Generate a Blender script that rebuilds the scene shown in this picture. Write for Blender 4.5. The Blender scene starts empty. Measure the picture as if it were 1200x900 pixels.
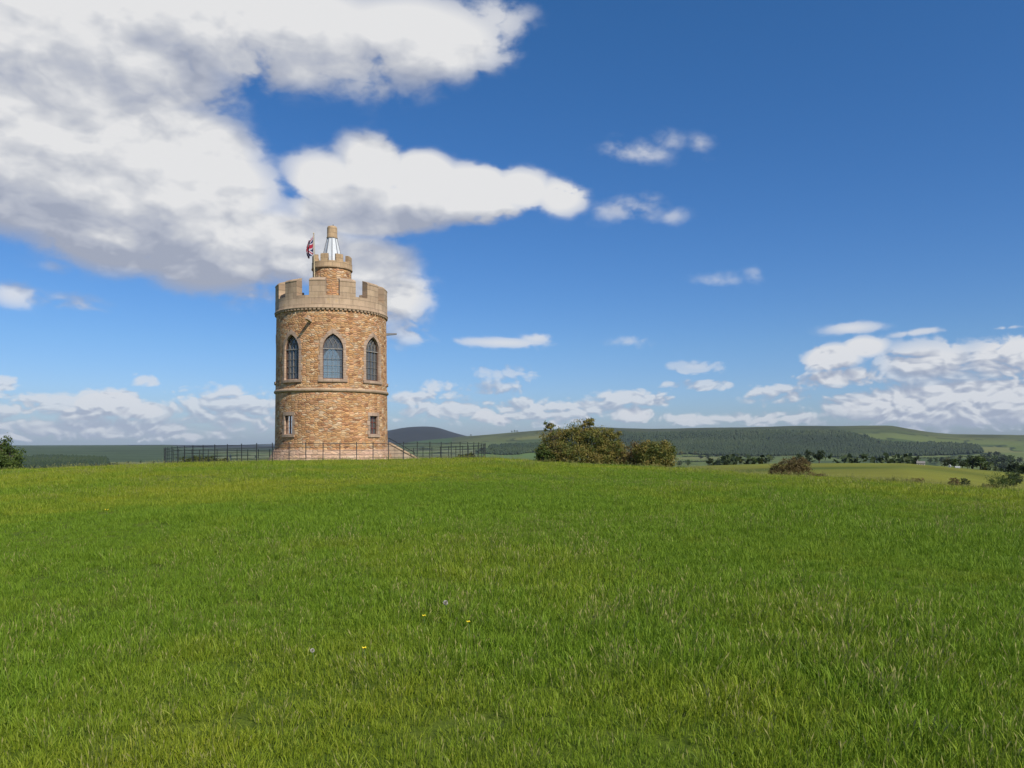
import bpy, bmesh, math, random
import numpy as np
from mathutils import Vector, Matrix

# ------------------------------------------------------------------ camera, world, sun, exposure
SC = bpy.context.scene
COL = SC.collection
R = math.radians
EYE = 1.65
F = 900.0            # focal length in photo pixels (1200 x 900 photo)
HZ = 517.0           # photo row of the true horizon

cam_d = bpy.data.cameras.new('camera')
cam = bpy.data.objects.new('camera', cam_d)
COL.objects.link(cam)
cam.location = (0, 0, EYE)
cam.rotation_euler = (R(90), 0, 0)
cam_d.sensor_width = 36
cam_d.lens = 27.0
cam_d.shift_y = (HZ - 450) / 1200
cam_d.clip_start = 0.05
cam_d.clip_end = 40000
SC.camera = cam

SUN_EL = 43.0
SUN_AZ = 38.2        # degrees from -Y towards +X
sx, sy = math.sin(R(SUN_AZ)), -math.cos(R(SUN_AZ))
SUNV = Vector((sx * math.cos(R(SUN_EL)), sy * math.cos(R(SUN_EL)), math.sin(R(SUN_EL))))

SC.view_settings.view_transform = 'Standard'
SC.view_settings.look = 'None'
SC.view_settings.gamma = 1
SC.view_settings.use_curve_mapping = False
SC.view_settings.exposure = 0.0
SC.cycles.max_bounces = 6
SC.cycles.diffuse_bounces = 3
SC.cycles.glossy_bounces = 3
SC.cycles.transmission_bounces = 4
SC.cycles.transparent_max_bounces = 12
SC.cycles.volume_bounces = 0
SC.cycles.use_denoising = True

SKY_STRENGTH = 0.10
sun_d = bpy.data.lights.new('sun', 'SUN')
sun_d.energy = 4.7
sun_d.angle = R(0.53)
sun_d.color = (1.0, 0.94, 0.85)
sun = bpy.data.objects.new('sun', sun_d)
COL.objects.link(sun)
sun.rotation_euler = SUNV.to_track_quat('Z', 'Y').to_euler()


class NT:
    """small helper for writing node trees"""
    def __init__(self, tree):
        self.t = tree; self.n = tree.nodes; self.l = tree.links

    def node(self, typ, **kw):
        nd = self.n.new(typ)
        for k, v in kw.items():
            setattr(nd, k, v)
        return nd

    def put(self, sock, v):
        if v is None:
            return
        if isinstance(v, bpy.types.NodeSocket):
            self.l.new(v, sock)
        else:
            sock.default_value = v

    def m(self, op, a, b=None, c=None, clamp=False):
        nd = self.node('ShaderNodeMath', operation=op, use_clamp=clamp)
        self.put(nd.inputs[0], a); self.put(nd.inputs[1], b); self.put(nd.inputs[2], c)
        return nd.outputs[0]

    def vm(self, op, a, b=None, out=0):
        nd = self.node('ShaderNodeVectorMath', operation=op)
        self.put(nd.inputs[0], a); self.put(nd.inputs[1], b)
        return nd.outputs['Value' if op in ('DOT_PRODUCT', 'LENGTH') else out]

    def noise(self, vec, scale, detail=4, rough=0.5, dist=0.0, out='Fac'):
        nd = self.node('ShaderNodeTexNoise')
        self.put(nd.inputs['Vector'], vec)
        nd.inputs['Scale'].default_value = scale
        nd.inputs['Detail'].default_value = detail
        nd.inputs['Roughness'].default_value = rough
        nd.inputs['Distortion'].default_value = dist
        return nd.outputs[out]

    def mix(self, fac, a, b, blend='MIX'):
        nd = self.node('ShaderNodeMix', data_type='RGBA', blend_type=blend)
        self.put(nd.inputs[0], fac)
        for s, v in ((nd.inputs[6], a), (nd.inputs[7], b)):
            if isinstance(v, (tuple, list)) and len(v) == 3:
                v = (*v, 1)
            self.put(s, v)
        return nd.outputs[2]

    def ramp(self, fac, stops, interp='LINEAR'):
        nd = self.node('ShaderNodeValToRGB')
        cr = nd.color_ramp
        cr.interpolation = interp
        while len(cr.elements) < len(stops):
            cr.elements.new(0.5)
        for e, (p, c) in zip(cr.elements, stops):
            e.position = p
            e.color = (*c, 1) if len(c) == 3 else c
        self.put(nd.inputs[0], fac)
        return nd.outputs[0]

    def maprange(self, v, a, b, c, d, smooth=False):
        nd = self.node('ShaderNodeMapRange')
        nd.interpolation_type = 'SMOOTHSTEP' if smooth else 'LINEAR'
        nd.clamp = True
        self.put(nd.inputs[0], v)
        for i, x in enumerate((a, b, c, d)):
            self.put(nd.inputs[1 + i], x)
        return nd.outputs[0]

    def xyz(self, v):
        nd = self.node('ShaderNodeSeparateXYZ'); self.put(nd.inputs[0], v)
        return nd.outputs

    def comb(self, x, y, z):
        nd = self.node('ShaderNodeCombineXYZ')
        self.put(nd.inputs[0], x); self.put(nd.inputs[1], y); self.put(nd.inputs[2], z)
        return nd.outputs[0]


# clouds, in the photograph's own degrees of azimuth and elevation: (px, py, rx, ry, weight)
CLOUDS = [
    # great bank upper left
    (20, 40, 340, 125, 1.9), (300, 35, 270, 84, 1.6), (490, 50, 155, 66, 1.35), (590, 28, 62, 42, .8), (430, 95, 130, 38, .75),
    (30, 165, 270, 135, 2.2), (190, 215, 160, 115, 2.0), (245, 285, 135, 72, 1.8), (110, 255, 130, 60, 1.5), (330, 290, 110, 62, 1.5), (150, 285, 150, 48, 1.4),
    (372, 212, 62, 44, 1.3), (432, 196, 58, 50, 1.5), (498, 210, 64, 42, 1.7), (556, 224, 60, 38, 1.6), (612, 226, 54, 34, 1.35), (660, 232, 46, 30, 1.2), (430, 248, 130, 40, 1.8), (550, 248, 90, 26, 1.4),
    (420, 320, 90, 58, 1.4), (465, 350, 64, 44, 1.2), (480, 390, 38, 24, .75), (290, 345, 55, 24, .75),
    # scraps
    (16, 346, 28, 20, .8), (75, 356, 60, 16, .6), (60, 312, 24, 12, .5),
    (748, 174, 48, 22, .62), (785, 160, 30, 16, .5), (826, 163, 20, 19, .5), (740, 244, 56, 22, .6), (795, 248, 24, 14, .5), (760, 226, 25, 12, .5),
    (835, 328, 44, 12, .5), (887, 324, 14, 11, .42), (740, 397, 30, 9, .5),
    (590, 402, 82, 8, .85), (630, 397, 34, 9, .8),
    # right
    (1000, 386, 48, 9, .85), (1075, 393, 50, 6, .75), (1170, 386, 50, 4, .7),
    (975, 420, 46, 20, 1.7), (1015, 408, 36, 16, 1.5), (990, 443, 62, 14, 1.4), (1090, 425, 90, 34, 1.1), (1190, 420, 100, 40, 1.3),
    (1160, 472, 190, 34, 2.1), (1050, 478, 100, 22, 1.5), (905, 462, 50, 14, .8), (1070, 497, 30, 10, .8),
    # low bank, left and middle
    (125, 473, 52, 20, 1.9), (165, 482, 50, 14, 1.5), (95, 485, 40, 14, 1.3), (60, 478, 75, 22, .8), (0, 452, 24, 12, .7), (165, 445, 24, 9, .6), (110, 500, 190, 18, .95), (290, 478, 95, 28, .9),
    (500, 470, 50, 14, .65), (600, 437, 45, 12, .5), (590, 455, 34, 10, .65), (576, 488, 20, 11, 1.5), (594, 492, 16, 9, 1.3), (480, 468, 26, 10, 1.0), (540, 482, 85, 18, .85), (640, 482, 65, 18, .85), (510, 455, 40, 10, .5),
    (735, 465, 48, 11, .8), (742, 486, 30, 12, 1.4), (765, 470, 20, 9, .9), (800, 492, 55, 10, .9), (815, 428, 32, 8, .6), (820, 450, 42, 7, .6), (700, 477, 60, 12, .75), (900, 490, 80, 9, .7),
]


def build_world():
    world = bpy.data.worlds.new('World')
    SC.world = world
    world.use_nodes = True
    w = NT(world.node_tree)
    w.n.clear()
    # cloud density as a node group of direction
    g = bpy.data.node_groups.new('cloud_density', 'ShaderNodeTree')
    g.interface.new_socket('Direction', in_out='INPUT', socket_type='NodeSocketVector')
    g.interface.new_socket('Density', in_out='OUTPUT', socket_type='NodeSocketFloat')
    g.interface.new_socket('Billow', in_out='OUTPUT', socket_type='NodeSocketFloat')
    q = NT(g)
    gi = q.node('NodeGroupInput'); go = q.node('NodeGroupOutput')
    d = gi.outputs[0]
    x, y, z = q.xyz(d)
    az = q.m('MULTIPLY', q.m('ARCTAN2', x, y), 57.29578)
    el = q.m('MULTIPLY', q.m('ARCSINE', z), 57.29578)
    ae = q.comb(az, el, 0.0)
    # low clouds are seen edge-on: finer, flatter noise close to the horizon
    st = q.vm('MULTIPLY', d, (1, 1, 1.7))
    warp = q.noise(st, 5.0, 3, .5, out='Color')
    warp = q.vm('SUBTRACT', warp, (.5, .5, .5))
    sep = q.xyz(warp)
    ae2 = q.vm('ADD', ae, q.comb(q.m('MULTIPLY', sep[0], 5.0), q.m('MULTIPLY', sep[1], 2.0), 0.0))
    low = q.maprange(el, 3.0, 12.0, 1.0, 0.0)
    aem = q.node('ShaderNodeMix', data_type='VECTOR')
    q.put(aem.inputs[0], low); q.put(aem.inputs[4], ae2)
    q.put(aem.inputs[5], q.vm('ADD', ae, q.comb(q.m('MULTIPLY', sep[0], 3.0), q.m('MULTIPLY', sep[1], .5), 0.0)))
    aeF = aem.outputs[1]
    acc = None
    for (px, py, rx, ry, wt) in CLOUDS:
        a0 = math.degrees(math.atan((px - 600) / F))
        e0 = math.degrees(math.atan((HZ - py) / math.hypot(F, px - 600)))
        cs = math.cos(R(a0)) ** 2
        ra = math.degrees(rx / F) * cs
        re = math.degrees(ry / F) * math.cos(R(a0)) * math.cos(R(e0)) ** 2
        v = q.vm('MULTIPLY', q.vm('SUBTRACT', aeF, (a0, e0, 0)), (1 / ra, 1 / re, 0))
        s = q.m('MULTIPLY_ADD', q.vm('DOT_PRODUCT', v, v), -wt, wt)
        if acc is None:
            acc = s
        else:
            acc = q.node('ShaderNodeMath', operation='SMOOTH_MAX')
            prev = s_prev
            q.put(acc.inputs[0], prev); q.put(acc.inputs[1], s); acc.inputs[2].default_value = .25
            acc = acc.outputs[0]
        s_prev = acc
    # generic broken cumulus everywhere outside the part of the sky the photo shows
    gen = q.m('MULTIPLY', q.m('SUBTRACT', q.noise(st, 2.6, 4, .5), .5), 5.0)
    offaxis = q.maprange(q.vm('DOT_PRODUCT', d, (0, math.cos(R(10)), math.sin(R(10)))), .66, .76, 0.0, -4.0)
    acc = q.m('MAXIMUM', acc, q.m('ADD', gen, offaxis))
    acc = q.m('MAXIMUM', acc, -1.2)
    q.put(go.inputs[0], acc)

    g2 = bpy.data.node_groups.new('cloud_billow', 'ShaderNodeTree')
    g2.interface.new_socket('Direction', in_out='INPUT', socket_type='NodeSocketVector')
    g2.interface.new_socket('Edge', in_out='OUTPUT', socket_type='NodeSocketFloat')
    g2.interface.new_socket('Puff', in_out='OUTPUT', socket_type='NodeSocketFloat')
    q = NT(g2)
    gi = q.node('NodeGroupInput'); go = q.node('NodeGroupOutput')
    d = gi.outputs[0]
    x, y, z = q.xyz(d)
    # perspective of a flat cloud deck: features get smaller and flatter towards the horizon
    fv = q.comb(x, y, q.m('MULTIPLY', z, 1.65))
    low = q.maprange(z, .04, .20, 1.0, 0.0, True)
    wv = q.vm('SCALE', q.vm('SUBTRACT', q.noise(fv, 14.0, 2, .55, out='Color'), (.5, .5, .5)), None)
    wv.node.inputs['Scale'].default_value = .07
    fw_ = q.vm('ADD', fv, wv)
    big = q.m('SUBTRACT', q.noise(fv, 8.0, 5, .56), .5)

    fx_, fy_, fz_ = q.xyz(fw_)
    den = q.m('ADD', 1.0, q.m('MAXIMUM', y, -.9))
    f2 = q.comb(q.m('DIVIDE', fx_, den), q.m('DIVIDE', fz_, den), 0.0)

    def puffs(scale, det):
        vo = q.node('ShaderNodeTexVoronoi', feature='F1', voronoi_dimensions='2D', normalize=True)
        q.put(vo.inputs['Vector'], f2)
        vo.inputs['Scale'].default_value = scale * 2
        vo.inputs['Detail'].default_value = det
        vo.inputs['Roughness'].default_value = .55
        return q.m('SUBTRACT', .30, vo.outputs['Distance'])
    p1 = puffs(13.0, 1.0)
    p2 = puffs(44.0, 1.0)
    fine = q.m('SUBTRACT', q.noise(fv, 46.0, 4, .6), .5)
    puff = q.m('ADD', q.m('MULTIPLY', p1, q.maprange(low, 0, 1, 1.9, .7)), q.m('MULTIPLY', p2, q.maprange(low, 0, 1, .55, 1.9)))
    edge = q.m('ADD', q.m('ADD', q.m('MULTIPLY', big, 1.7), q.m('MULTIPLY', fine, q.maprange(low, 0, 1, 1.15, 1.5))), puff)
    q.put(go.inputs[0], edge)
    q.put(go.inputs[1], q.m('ADD', puff, q.m('ADD', q.m('MULTIPLY', big, .9), q.m('MULTIPLY', fine, .35))))

    tc = w.node('ShaderNodeTexCoord').outputs['Generated']
    d = w.vm('NORMALIZE', tc)
    x, y, z = w.xyz(d)

    def call(grp, off):
        nd = w.node('ShaderNodeGroup'); nd.node_tree = grp
        w.put(nd.inputs[0], w.vm('ADD', d, off) if off is not None else d)
        return nd.outputs
    A0 = call(g, None)[0]
    B0 = call(g2, None)
    A1 = call(g, w.comb(.012, 0.0, w.maprange(z, .03, .25, .014, .055)))[0]
    B1 = call(g2, w.comb(w.maprange(z, .03, .25, .003, .012), 0.0, w.maprange(z, .03, .25, .005, .022)))
    sky = w.node('ShaderNodeTexSky', sky_type='NISHITA')
    sky.sun_disc = False
    sky.sun_elevation = R(SUN_EL)
    sky.sun_rotation = R(180 - SUN_AZ)
    sky.altitude = 150
    sky.air_density = 1.0
    sky.dust_density = 0.6
    sky.ozone_density = 2.2
    hsv = w.node('ShaderNodeHueSaturation')
    hsv.inputs['Saturation'].default_value = 1.32
    w.put(hsv.inputs['Value'], 1.0)
    w.put(hsv.inputs['Color'], sky.outputs[0])
    skyc = w.mix(1, hsv.outputs[0], w.ramp(z, [(0, (.56, .71, 1.18)), (.12, (.70, .84, 1.12)), (.5, (.95, 1.02, 1.16))]), 'MULTIPLY')
    lowm = w.maprange(z, .0, .22, 1.0, 0.0)
    relief = w.m('ADD', w.m('MULTIPLY', w.m('SUBTRACT', A0, A1), .46), w.m('MULTIPLY', w.m('SUBTRACT', B0[1], B1[1]), w.maprange(z, .05, .25, 1.45, .58)))
    # broad light and shade of the cloud masses: grey undersides, bright sunlit shoulders
    azel = w.comb(w.m('MULTIPLY', w.m('ARCTAN2', x, y), 57.29578), w.m('MULTIPLY', w.m('ARCSINE', z), 57.29578), 0.0)
    for (px, py, rx, ry, k) in ((420, 60, 230, 60, -.22), (150, 60, 200, 80, -.10), (190, 318, 160, 34, -.42), (120, 200, 170, 60, .12), (460, 268, 130, 26, -.26), (30, 250, 90, 50, -.14),
                                (240, 170, 110, 60, .10), (90, 130, 120, 50, .04), (430, 190, 110, 40, .06), (520, 255, 140, 20, -.16),
                                (130, 468, 60, 14, .35), (100, 500, 160, 14, -.30), (300, 490, 100, 22, -.25), (990, 415, 60, 22, .30),
                                (1000, 455, 70, 10, -.30), (1130, 430, 90, 28, -.28), (1130, 470, 110, 18, .06), (900, 470, 80, 16, -.35),
                                (578, 487, 20, 10, .35), (594, 460, 60, 20, -.30), (735, 468, 70, 14, -.28), (745, 487, 30, 9, .30), (70, 350, 70, 22, -.15)):
        a0 = math.degrees(math.atan((px - 600) / F)); e0 = math.degrees(math.atan((HZ - py) / math.hypot(F, px - 600)))
        cs = math.cos(R(a0))
        v = w.vm('MULTIPLY', w.vm('SUBTRACT', azel, (a0, e0, 0)), (1 / (math.degrees(rx / F) * cs * cs), 1 / (math.degrees(ry / F) * cs), 0))
        relief = w.m('ADD', relief, w.m('MULTIPLY', w.maprange(w.vm('DOT_PRODUCT', v, v), 0, 1.6, 1, 0, True), k))
    lit = w.maprange(relief, -.55, .38, 0, 1, False)
    tot = w.m('ADD', A0, B0[0])
    # sunlit tops are crisp, undersides fray
    soft = w.m('MAXIMUM', w.maprange(lit, .25, .75, .95, .45), w.m('MULTIPLY', w.maprange(A0, .35, 1.1, 1.25, .2), w.maprange(z, .10, .18, .6, 1.0)))
    al = w.m('DIVIDE', w.m('ADD', tot, .06), soft, clamp=True)
    alpha = w.maprange(al, 0, 1, 0, 1, True)
    thin = w.m('MAXIMUM', w.maprange(A0, .05, 1.0, .10, 1.0), w.maprange(z, .06, .14, .85, 0.0))
    alpha = w.m('MULTIPLY', w.m('MULTIPLY', alpha, thin), w.maprange(z, 0.0, .16, .85, .985))
    c = w.ramp(lit, [(0, (3.6, 3.95, 4.9)), (.3, (4.6, 4.9, 5.7)), (.55, (5.6, 5.8, 6.3)), (.8, (6.9, 7.0, 7.25)), (1, (7.9, 7.9, 7.95))])
    hz = w.maprange(z, 0.0, .16, .26, 0.0)
    c = w.mix(hz, c, (4.3, 5.1, 6.9))
    col = w.mix(alpha, skyc, c)
    bg = w.node('ShaderNodeBackground')
    w.put(bg.inputs[0], col)
    bg.inputs[1].default_value = SKY_STRENGTH
    out = w.node('ShaderNodeOutputWorld')
    w.l.new(bg.outputs[0], out.inputs[0])
    world.cycles.sampling_method = 'MANUAL'
    world.cycles.sample_map_resolution = 512


build_world()

# ------------------------------------------------------------------ materials
MATS = {}


def material(name):
    m = bpy.data.materials.new(name)
    m.use_nodes = True
    t = NT(m.node_tree)
    t.n.clear()
    out = t.node('ShaderNodeOutputMaterial')
    p = t.node('ShaderNodeBsdfPrincipled')
    t.l.new(p.outputs[0], out.inputs[0])
    p.inputs['Roughness'].default_value = .85
    MATS[name] = m
    return m, t, p, out


def bump(t, p, h, strength=.6, dist=.02):
    b = t.node('ShaderNodeBump')
    b.inputs['Strength'].default_value = strength
    b.inputs['Distance'].default_value = dist
    t.put(b.inputs['Height'], h)
    t.l.new(b.outputs[0], p.inputs['Normal'])


def objco(t):
    return t.node('ShaderNodeTexCoord').outputs['Object']


def wrapped(t, rad):
    """(arc length, height) round a vertical cylinder, from object coordinates"""
    x, y, z = t.xyz(objco(t))
    a = t.m('MULTIPLY', t.m('ARCTAN2', x, t.m('MULTIPLY', y, -1)), rad)
    return a, z


def mat_rubble(name, rad, sx_=3.3, sz_=7.4, pal=None):
    m, t, p, _ = material(name)
    a, z = wrapped(t, rad)
    v = t.comb(t.m('MULTIPLY', a, sx_), t.m('MULTIPLY', z, sz_), 0.0)
    wv = t.vm('MULTIPLY', t.vm('SUBTRACT', t.noise(v, .8, 3, out='Color'), (.5, .5, .5)), (.5, .45, 0))
    v = t.vm('ADD', v, wv)
    vo = t.node('ShaderNodeTexVoronoi', voronoi_dimensions='2D', feature='F1', distance='CHEBYCHEV')
    vo.inputs['Scale'].default_value = 1; vo.inputs['Randomness'].default_value = .82
    t.put(vo.inputs['Vector'], v)
    ve = t.node('ShaderNodeTexVoronoi', voronoi_dimensions='2D', feature='DISTANCE_TO_EDGE')
    ve.inputs['Scale'].default_value = 1; ve.inputs['Randomness'].default_value = .82
    t.put(ve.inputs['Vector'], v)
    rnd = t.xyz(vo.outputs['Color'])
    c = t.ramp(rnd[0], pal or [(0, (.24, .105, .042)), (.14, (.43, .22, .088)), (.32, (.56, .33, .135)), (.52, (.62, .39, .18)),
                        (.68, (.58, .31, .17)), (.82, (.66, .48, .26)), (.93, (.72, .58, .39)), (1, (.42, .32, .22))])
    vc = t.m('ADD', .78, t.m('MULTIPLY', rnd[1], .44))
    c = t.mix(1, c, t.comb(vc, vc, vc), 'MULTIPLY')
    w3 = t.comb(a, z, 0.0)
    n1 = t.noise(w3, 9, 5, .65)
    c = t.mix(.14, c, (.60, .36, .20))
    c = t.mix(1, c, (1.05, .97, .90), 'MULTIPLY')
    c = t.mix(t.m('MULTIPLY', n1, .4), c, t.mix(.5, c, (.26, .15, .08)))
    # broad weathering
    n2 = t.noise(t.comb(t.m('MULTIPLY', a, .8), t.m('MULTIPLY', z, .5), 3.0), 1.0, 4, .6)
    c = t.mix(t.maprange(n2, .38, .68, .0, .5), c, t.mix(1, c, (.62, .60, .60), 'MULTIPLY'))
    rp_ = t.noise(t.comb(a, z, 7.0), .55, 3, .55)
    c = t.mix(t.maprange(rp_, .50, .66, 0, .3), c, t.mix(1, c, (1.12, .90, .74), 'MULTIPLY'))
    joint = t.maprange(ve.outputs[0], .02, .13, 1, 0)
    jn = t.noise(w3, 4, 3)
    c = t.mix(t.m('MULTIPLY', joint, t.maprange(jn, .4, .6, .15, .65)), c, t.ramp(t.noise(w3, 1.7, 2), [(.35, (.13, .08, .05)), (.65, (.40, .31, .21))]))
    t.put(p.inputs['Base Color'], c)
    h = t.m('ADD', t.maprange(ve.outputs[0], 0, .22, 0, 1, True), t.m('ADD', t.m('MULTIPLY', n1, .5), t.m('MULTIPLY', rnd[2], .9)))
    bump(t, p, h, .8, .035)
    p.inputs['Roughness'].default_value = .92
    return m


def mat_ashlar(name, rad, base=(.43, .31, .215), w_=.95, h_=.42, joint=.6, cyl=True):
    m, t, p, _ = material(name)
    if cyl:
        a, z = wrapped(t, rad)
        v = t.comb(a, z, 0.0)
    else:
        v = objco(t)
    br = t.node('ShaderNodeTexBrick')
    t.put(br.inputs['Vector'], v)
    br.inputs['Scale'].default_value = 1
    br.inputs['Mortar Size'].default_value = .009
    br.inputs['Mortar Smooth'].default_value = .3
    br.inputs['Brick Width'].default_value = w_
    br.inputs['Row Height'].default_value = h_
    br.inputs['Color1'].default_value = (*[c * 1.10 for c in base], 1)
    br.inputs['Color2'].default_value = (base[0] * .82, base[1] * .80, base[2] * .80, 1)
    br.inputs['Mortar'].default_value = (.17, .12, .085, 1)
    n1 = t.noise(v, 3.0, 6, .65)
    n2 = t.noise(v, 28, 5, .6)
    c = br.outputs['Color']
    c = t.mix(t.maprange(n1, .35, .7, 0, .7), c, t.mix(1, c, (.78, .80, .74), 'MULTIPLY'))
    c = t.mix(t.maprange(n2, .4, .75, 0, .5), c, (.22, .17, .12))
    sk = t.noise(t.vm('MULTIPLY', v, (2.6, .35, 1)), 1.0, 5, .7)
    c = t.mix(t.maprange(sk, .48, .72, 0, .6), c, t.mix(1, c, (.50, .47, .44), 'MULTIPLY'))
    # orange lichen and soot spots
    n3 = t.noise(v, 1.4, 5, .7)
    c = t.mix(t.maprange(n3, .60, .70, 0, .45), c, (.48, .30, .10))
    t.put(p.inputs['Base Color'], c)
    h = t.m('ADD', t.m('MULTIPLY', n2, .5), t.m('MULTIPLY', br.outputs['Fac'], -1.2))
    bump(t, p, h, .6, .02)
    p.inputs['Roughness'].default_value = .9
    return m


def mat_plain(name, col, rough=.6, var=.25, scale=6, metal=0.0):
    m, t, p, _ = material(name)
    n = t.noise(objco(t), scale, 5, .6)
    lo = tuple(c * (1 - var) for c in col); hi = tuple(min(1, c * (1 + var)) for c in col)
    t.put(p.inputs['Base Color'], t.ramp(n, [(.3, lo), (.7, hi)]))
    p.inputs['Roughness'].default_value = rough
    p.inputs['Metallic'].default_value = metal
    bump(t, p, n, .2, .01)
    return m


def mat_leaf(name, stops, trans=.35, var_scale=.7):
    """leaves: colour per leaf from the point attribute 'tone' and a slow noise over the plant"""
    m, t, p, out = material(name)
    at = t.node('ShaderNodeAttribute', attribute_name='tone')
    tone = at.outputs['Fac']
    n = t.noise(objco(t), var_scale, 3, .5)
    f = t.m('ADD', t.m('MULTIPLY', tone, .65), t.m('MULTIPLY', t.m('SUBTRACT', n, .28), .8))
    c = t.ramp(f, stops)
    t.put(p.inputs['Base Color'], c)
    p.inputs['Roughness'].default_value = .6
    p.inputs['Specular IOR Level'].default_value = .25
    tr = t.node('ShaderNodeBsdfTranslucent')
    t.put(tr.inputs[0], c)
    mx = t.node('ShaderNodeMixShader'); mx.inputs[0].default_value = trans
    t.l.new(p.outputs[0], mx.inputs[1]); t.l.new(tr.outputs[0], mx.inputs[2])
    t.l.new(mx.outputs[0], out.inputs[0])
    return m


M_RUB = mat_rubble('rubble_stone', 4.0)
M_RUBT = mat_rubble('turret_rubble', 1.42, 3.2, 6.6)
M_ASH = mat_ashlar('dressed_stone', 4.0, (.53, .375, .24))
M_ASHT = mat_ashlar('turret_dressed_stone', 1.45, (.52, .355, .20), .6, .3)
M_PLINTH = mat_rubble('plinth_stone', 4.3, 2.2, 5.2, [(0, (.40, .27, .18)), (.3, (.52, .38, .26)), (.6, (.60, .45, .33)), (.85, (.55, .38, .29)), (1, (.66, .54, .40))])
M_SUR = mat_ashlar('surround_stone', 4.0, (.53, .37, .26), .55, .33)
M_STEP = mat_ashlar('stair_stone', 1, (.50, .38, .27), .6, .25, cyl=False)
M_DARK = mat_plain('dark_interior', (.06, .055, .05), .9)
M_LEAD = mat_plain('lead', (.18, .18, .19), .6)
M_WOOD = mat_plain('brown_painted_wood', (.13, .065, .04), .55)
M_BAR = mat_plain('pale_glazing_bar', (.26, .235, .20), .5)
M_WHITE = mat_plain('white_painted_panel', (.60, .62, .63), .75, .08)
M_IRON = mat_plain('black_iron', (.022, .024, .026), .5)
M_POLE = mat_plain('varnished_pole', (.50, .40, .24), .5)
M_BARK = mat_plain('bark', (.10, .075, .055), .9, .4, 9)
M_PLASTER = mat_plain('interior_plaster', (.32, .30, .27), .9)

m, t, p, out = material('window_glass')
p.inputs['Base Color'].default_value = (.02, .022, .025, 1)
tr = t.node('ShaderNodeBsdfTransparent'); tr.inputs[0].default_value = (.66, .66, .60, 1)
gl = t.node('ShaderNodeBsdfGlossy'); gl.inputs['Roughness'].default_value = .03
nb = t.node('ShaderNodeBump'); nb.inputs['Strength'].default_value = .25; nb.inputs['Distance'].default_value = .01
t.put(nb.inputs['Height'], t.noise(objco(t), 5, 2)); t.l.new(nb.outputs[0], gl.inputs['Normal'])
fr = t.node('ShaderNodeFresnel'); fr.inputs[0].default_value = 1.95
df = t.node('ShaderNodeBsdfDiffuse'); df.inputs[0].default_value = (.5, .5, .48, 1)
dm = t.node('ShaderNodeMixShader'); dm.inputs[0].default_value = .16
t.l.new(tr.outputs[0], dm.inputs[1]); t.l.new(df.outputs[0], dm.inputs[2])
mx = t.node('ShaderNodeMixShader')
t.l.new(fr.outputs[0], mx.inputs[0]); t.l.new(dm.outputs[0], mx.inputs[1]); t.l.new(gl.outputs[0], mx.inputs[2])
t.l.new(mx.outputs[0], out.inputs[0])
M_GLASS = m

M_HAW = mat_leaf('hawthorn_leaves', [(0, (.026, .044, .010)), (.3, (.095, .125, .024)), (.52, (.19, .18, .038)), (.75, (.28, .205, .05)), (1, (.24, .25, .08))], .25, .9)
M_HAWB = mat_leaf('russet_leaves', [(0, (.06, .055, .020)), (.4, (.14, .105, .036)), (.7, (.21, .145, .055)), (1, (.18, .18, .065))], .25)
M_GREEN = mat_leaf('green_leaves', [(0, (.03, .055, .012)), (.4, (.07, .11, .020)), (.7, (.11, .15, .03)), (1, (.16, .18, .05))], .3)
M_DKGREEN = mat_leaf('dark_leaves', [(0, (.018, .032, .012)), (.5, (.042, .062, .020)), (1, (.075, .095, .032))], .2)
M_CONIFER = mat_leaf('conifer_needles', [(0, (.014, .026, .010)), (.5, (.030, .050, .014)), (1, (.062, .080, .024))], .05, .002)
M_GORSE = mat_leaf('gorse_leaves', [(0, (.02, .036, .010)), (.4, (.06, .08, .016)), (.8, (.14, .15, .02)), (1, (.35, .28, .02))], .25)

# ------------------------------------------------------------------ object helpers


def tag(o, label=None, cat=None, group=None, kind=None):
    if label: o['label'] = label
    if cat: o['category'] = cat
    if group: o['group'] = group
    if kind: o['kind'] = kind
    return o


def empty(name, loc=(0, 0, 0), rz=0.0):
    o = bpy.data.objects.new(name, None)
    o.empty_display_size = .3
    COL.objects.link(o)
    o.location = loc
    o.rotation_euler = (0, 0, rz)
    return o


def mesh_np(name, verts, faces, mat, parent=None, attrs=None, smooth=False):
    """faces: list of tuples, or an int array (n,k)"""
    me = bpy.data.meshes.new(name)
    verts = np.asarray(verts, dtype=np.float32)
    if isinstance(faces, np.ndarray):
        n, k = faces.shape
        me.vertices.add(len(verts)); me.vertices.foreach_set('co', verts.ravel())
        me.loops.add(n * k); me.loops.foreach_set('vertex_index', faces.astype(np.int32).ravel())
        me.polygons.add(n); me.polygons.foreach_set('loop_start', np.arange(0, n * k, k, dtype=np.int32))
        me.update(calc_edges=True)
    else:
        me.from_pydata([tuple(v) for v in verts], [], faces)
    if attrs:
        for an, arr in attrs.items():
            a = me.attributes.new(an, 'FLOAT', 'POINT')
            a.data.foreach_set('value', np.asarray(arr, dtype=np.float32))
    if smooth:
        me.polygons.foreach_set('use_smooth', np.ones(len(me.polygons), dtype=bool))
    if mat: me.materials.append(mat)
    me.validate()
    o = bpy.data.objects.new(name, me)
    COL.objects.link(o)
    if parent: o.parent = parent
    return o


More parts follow.
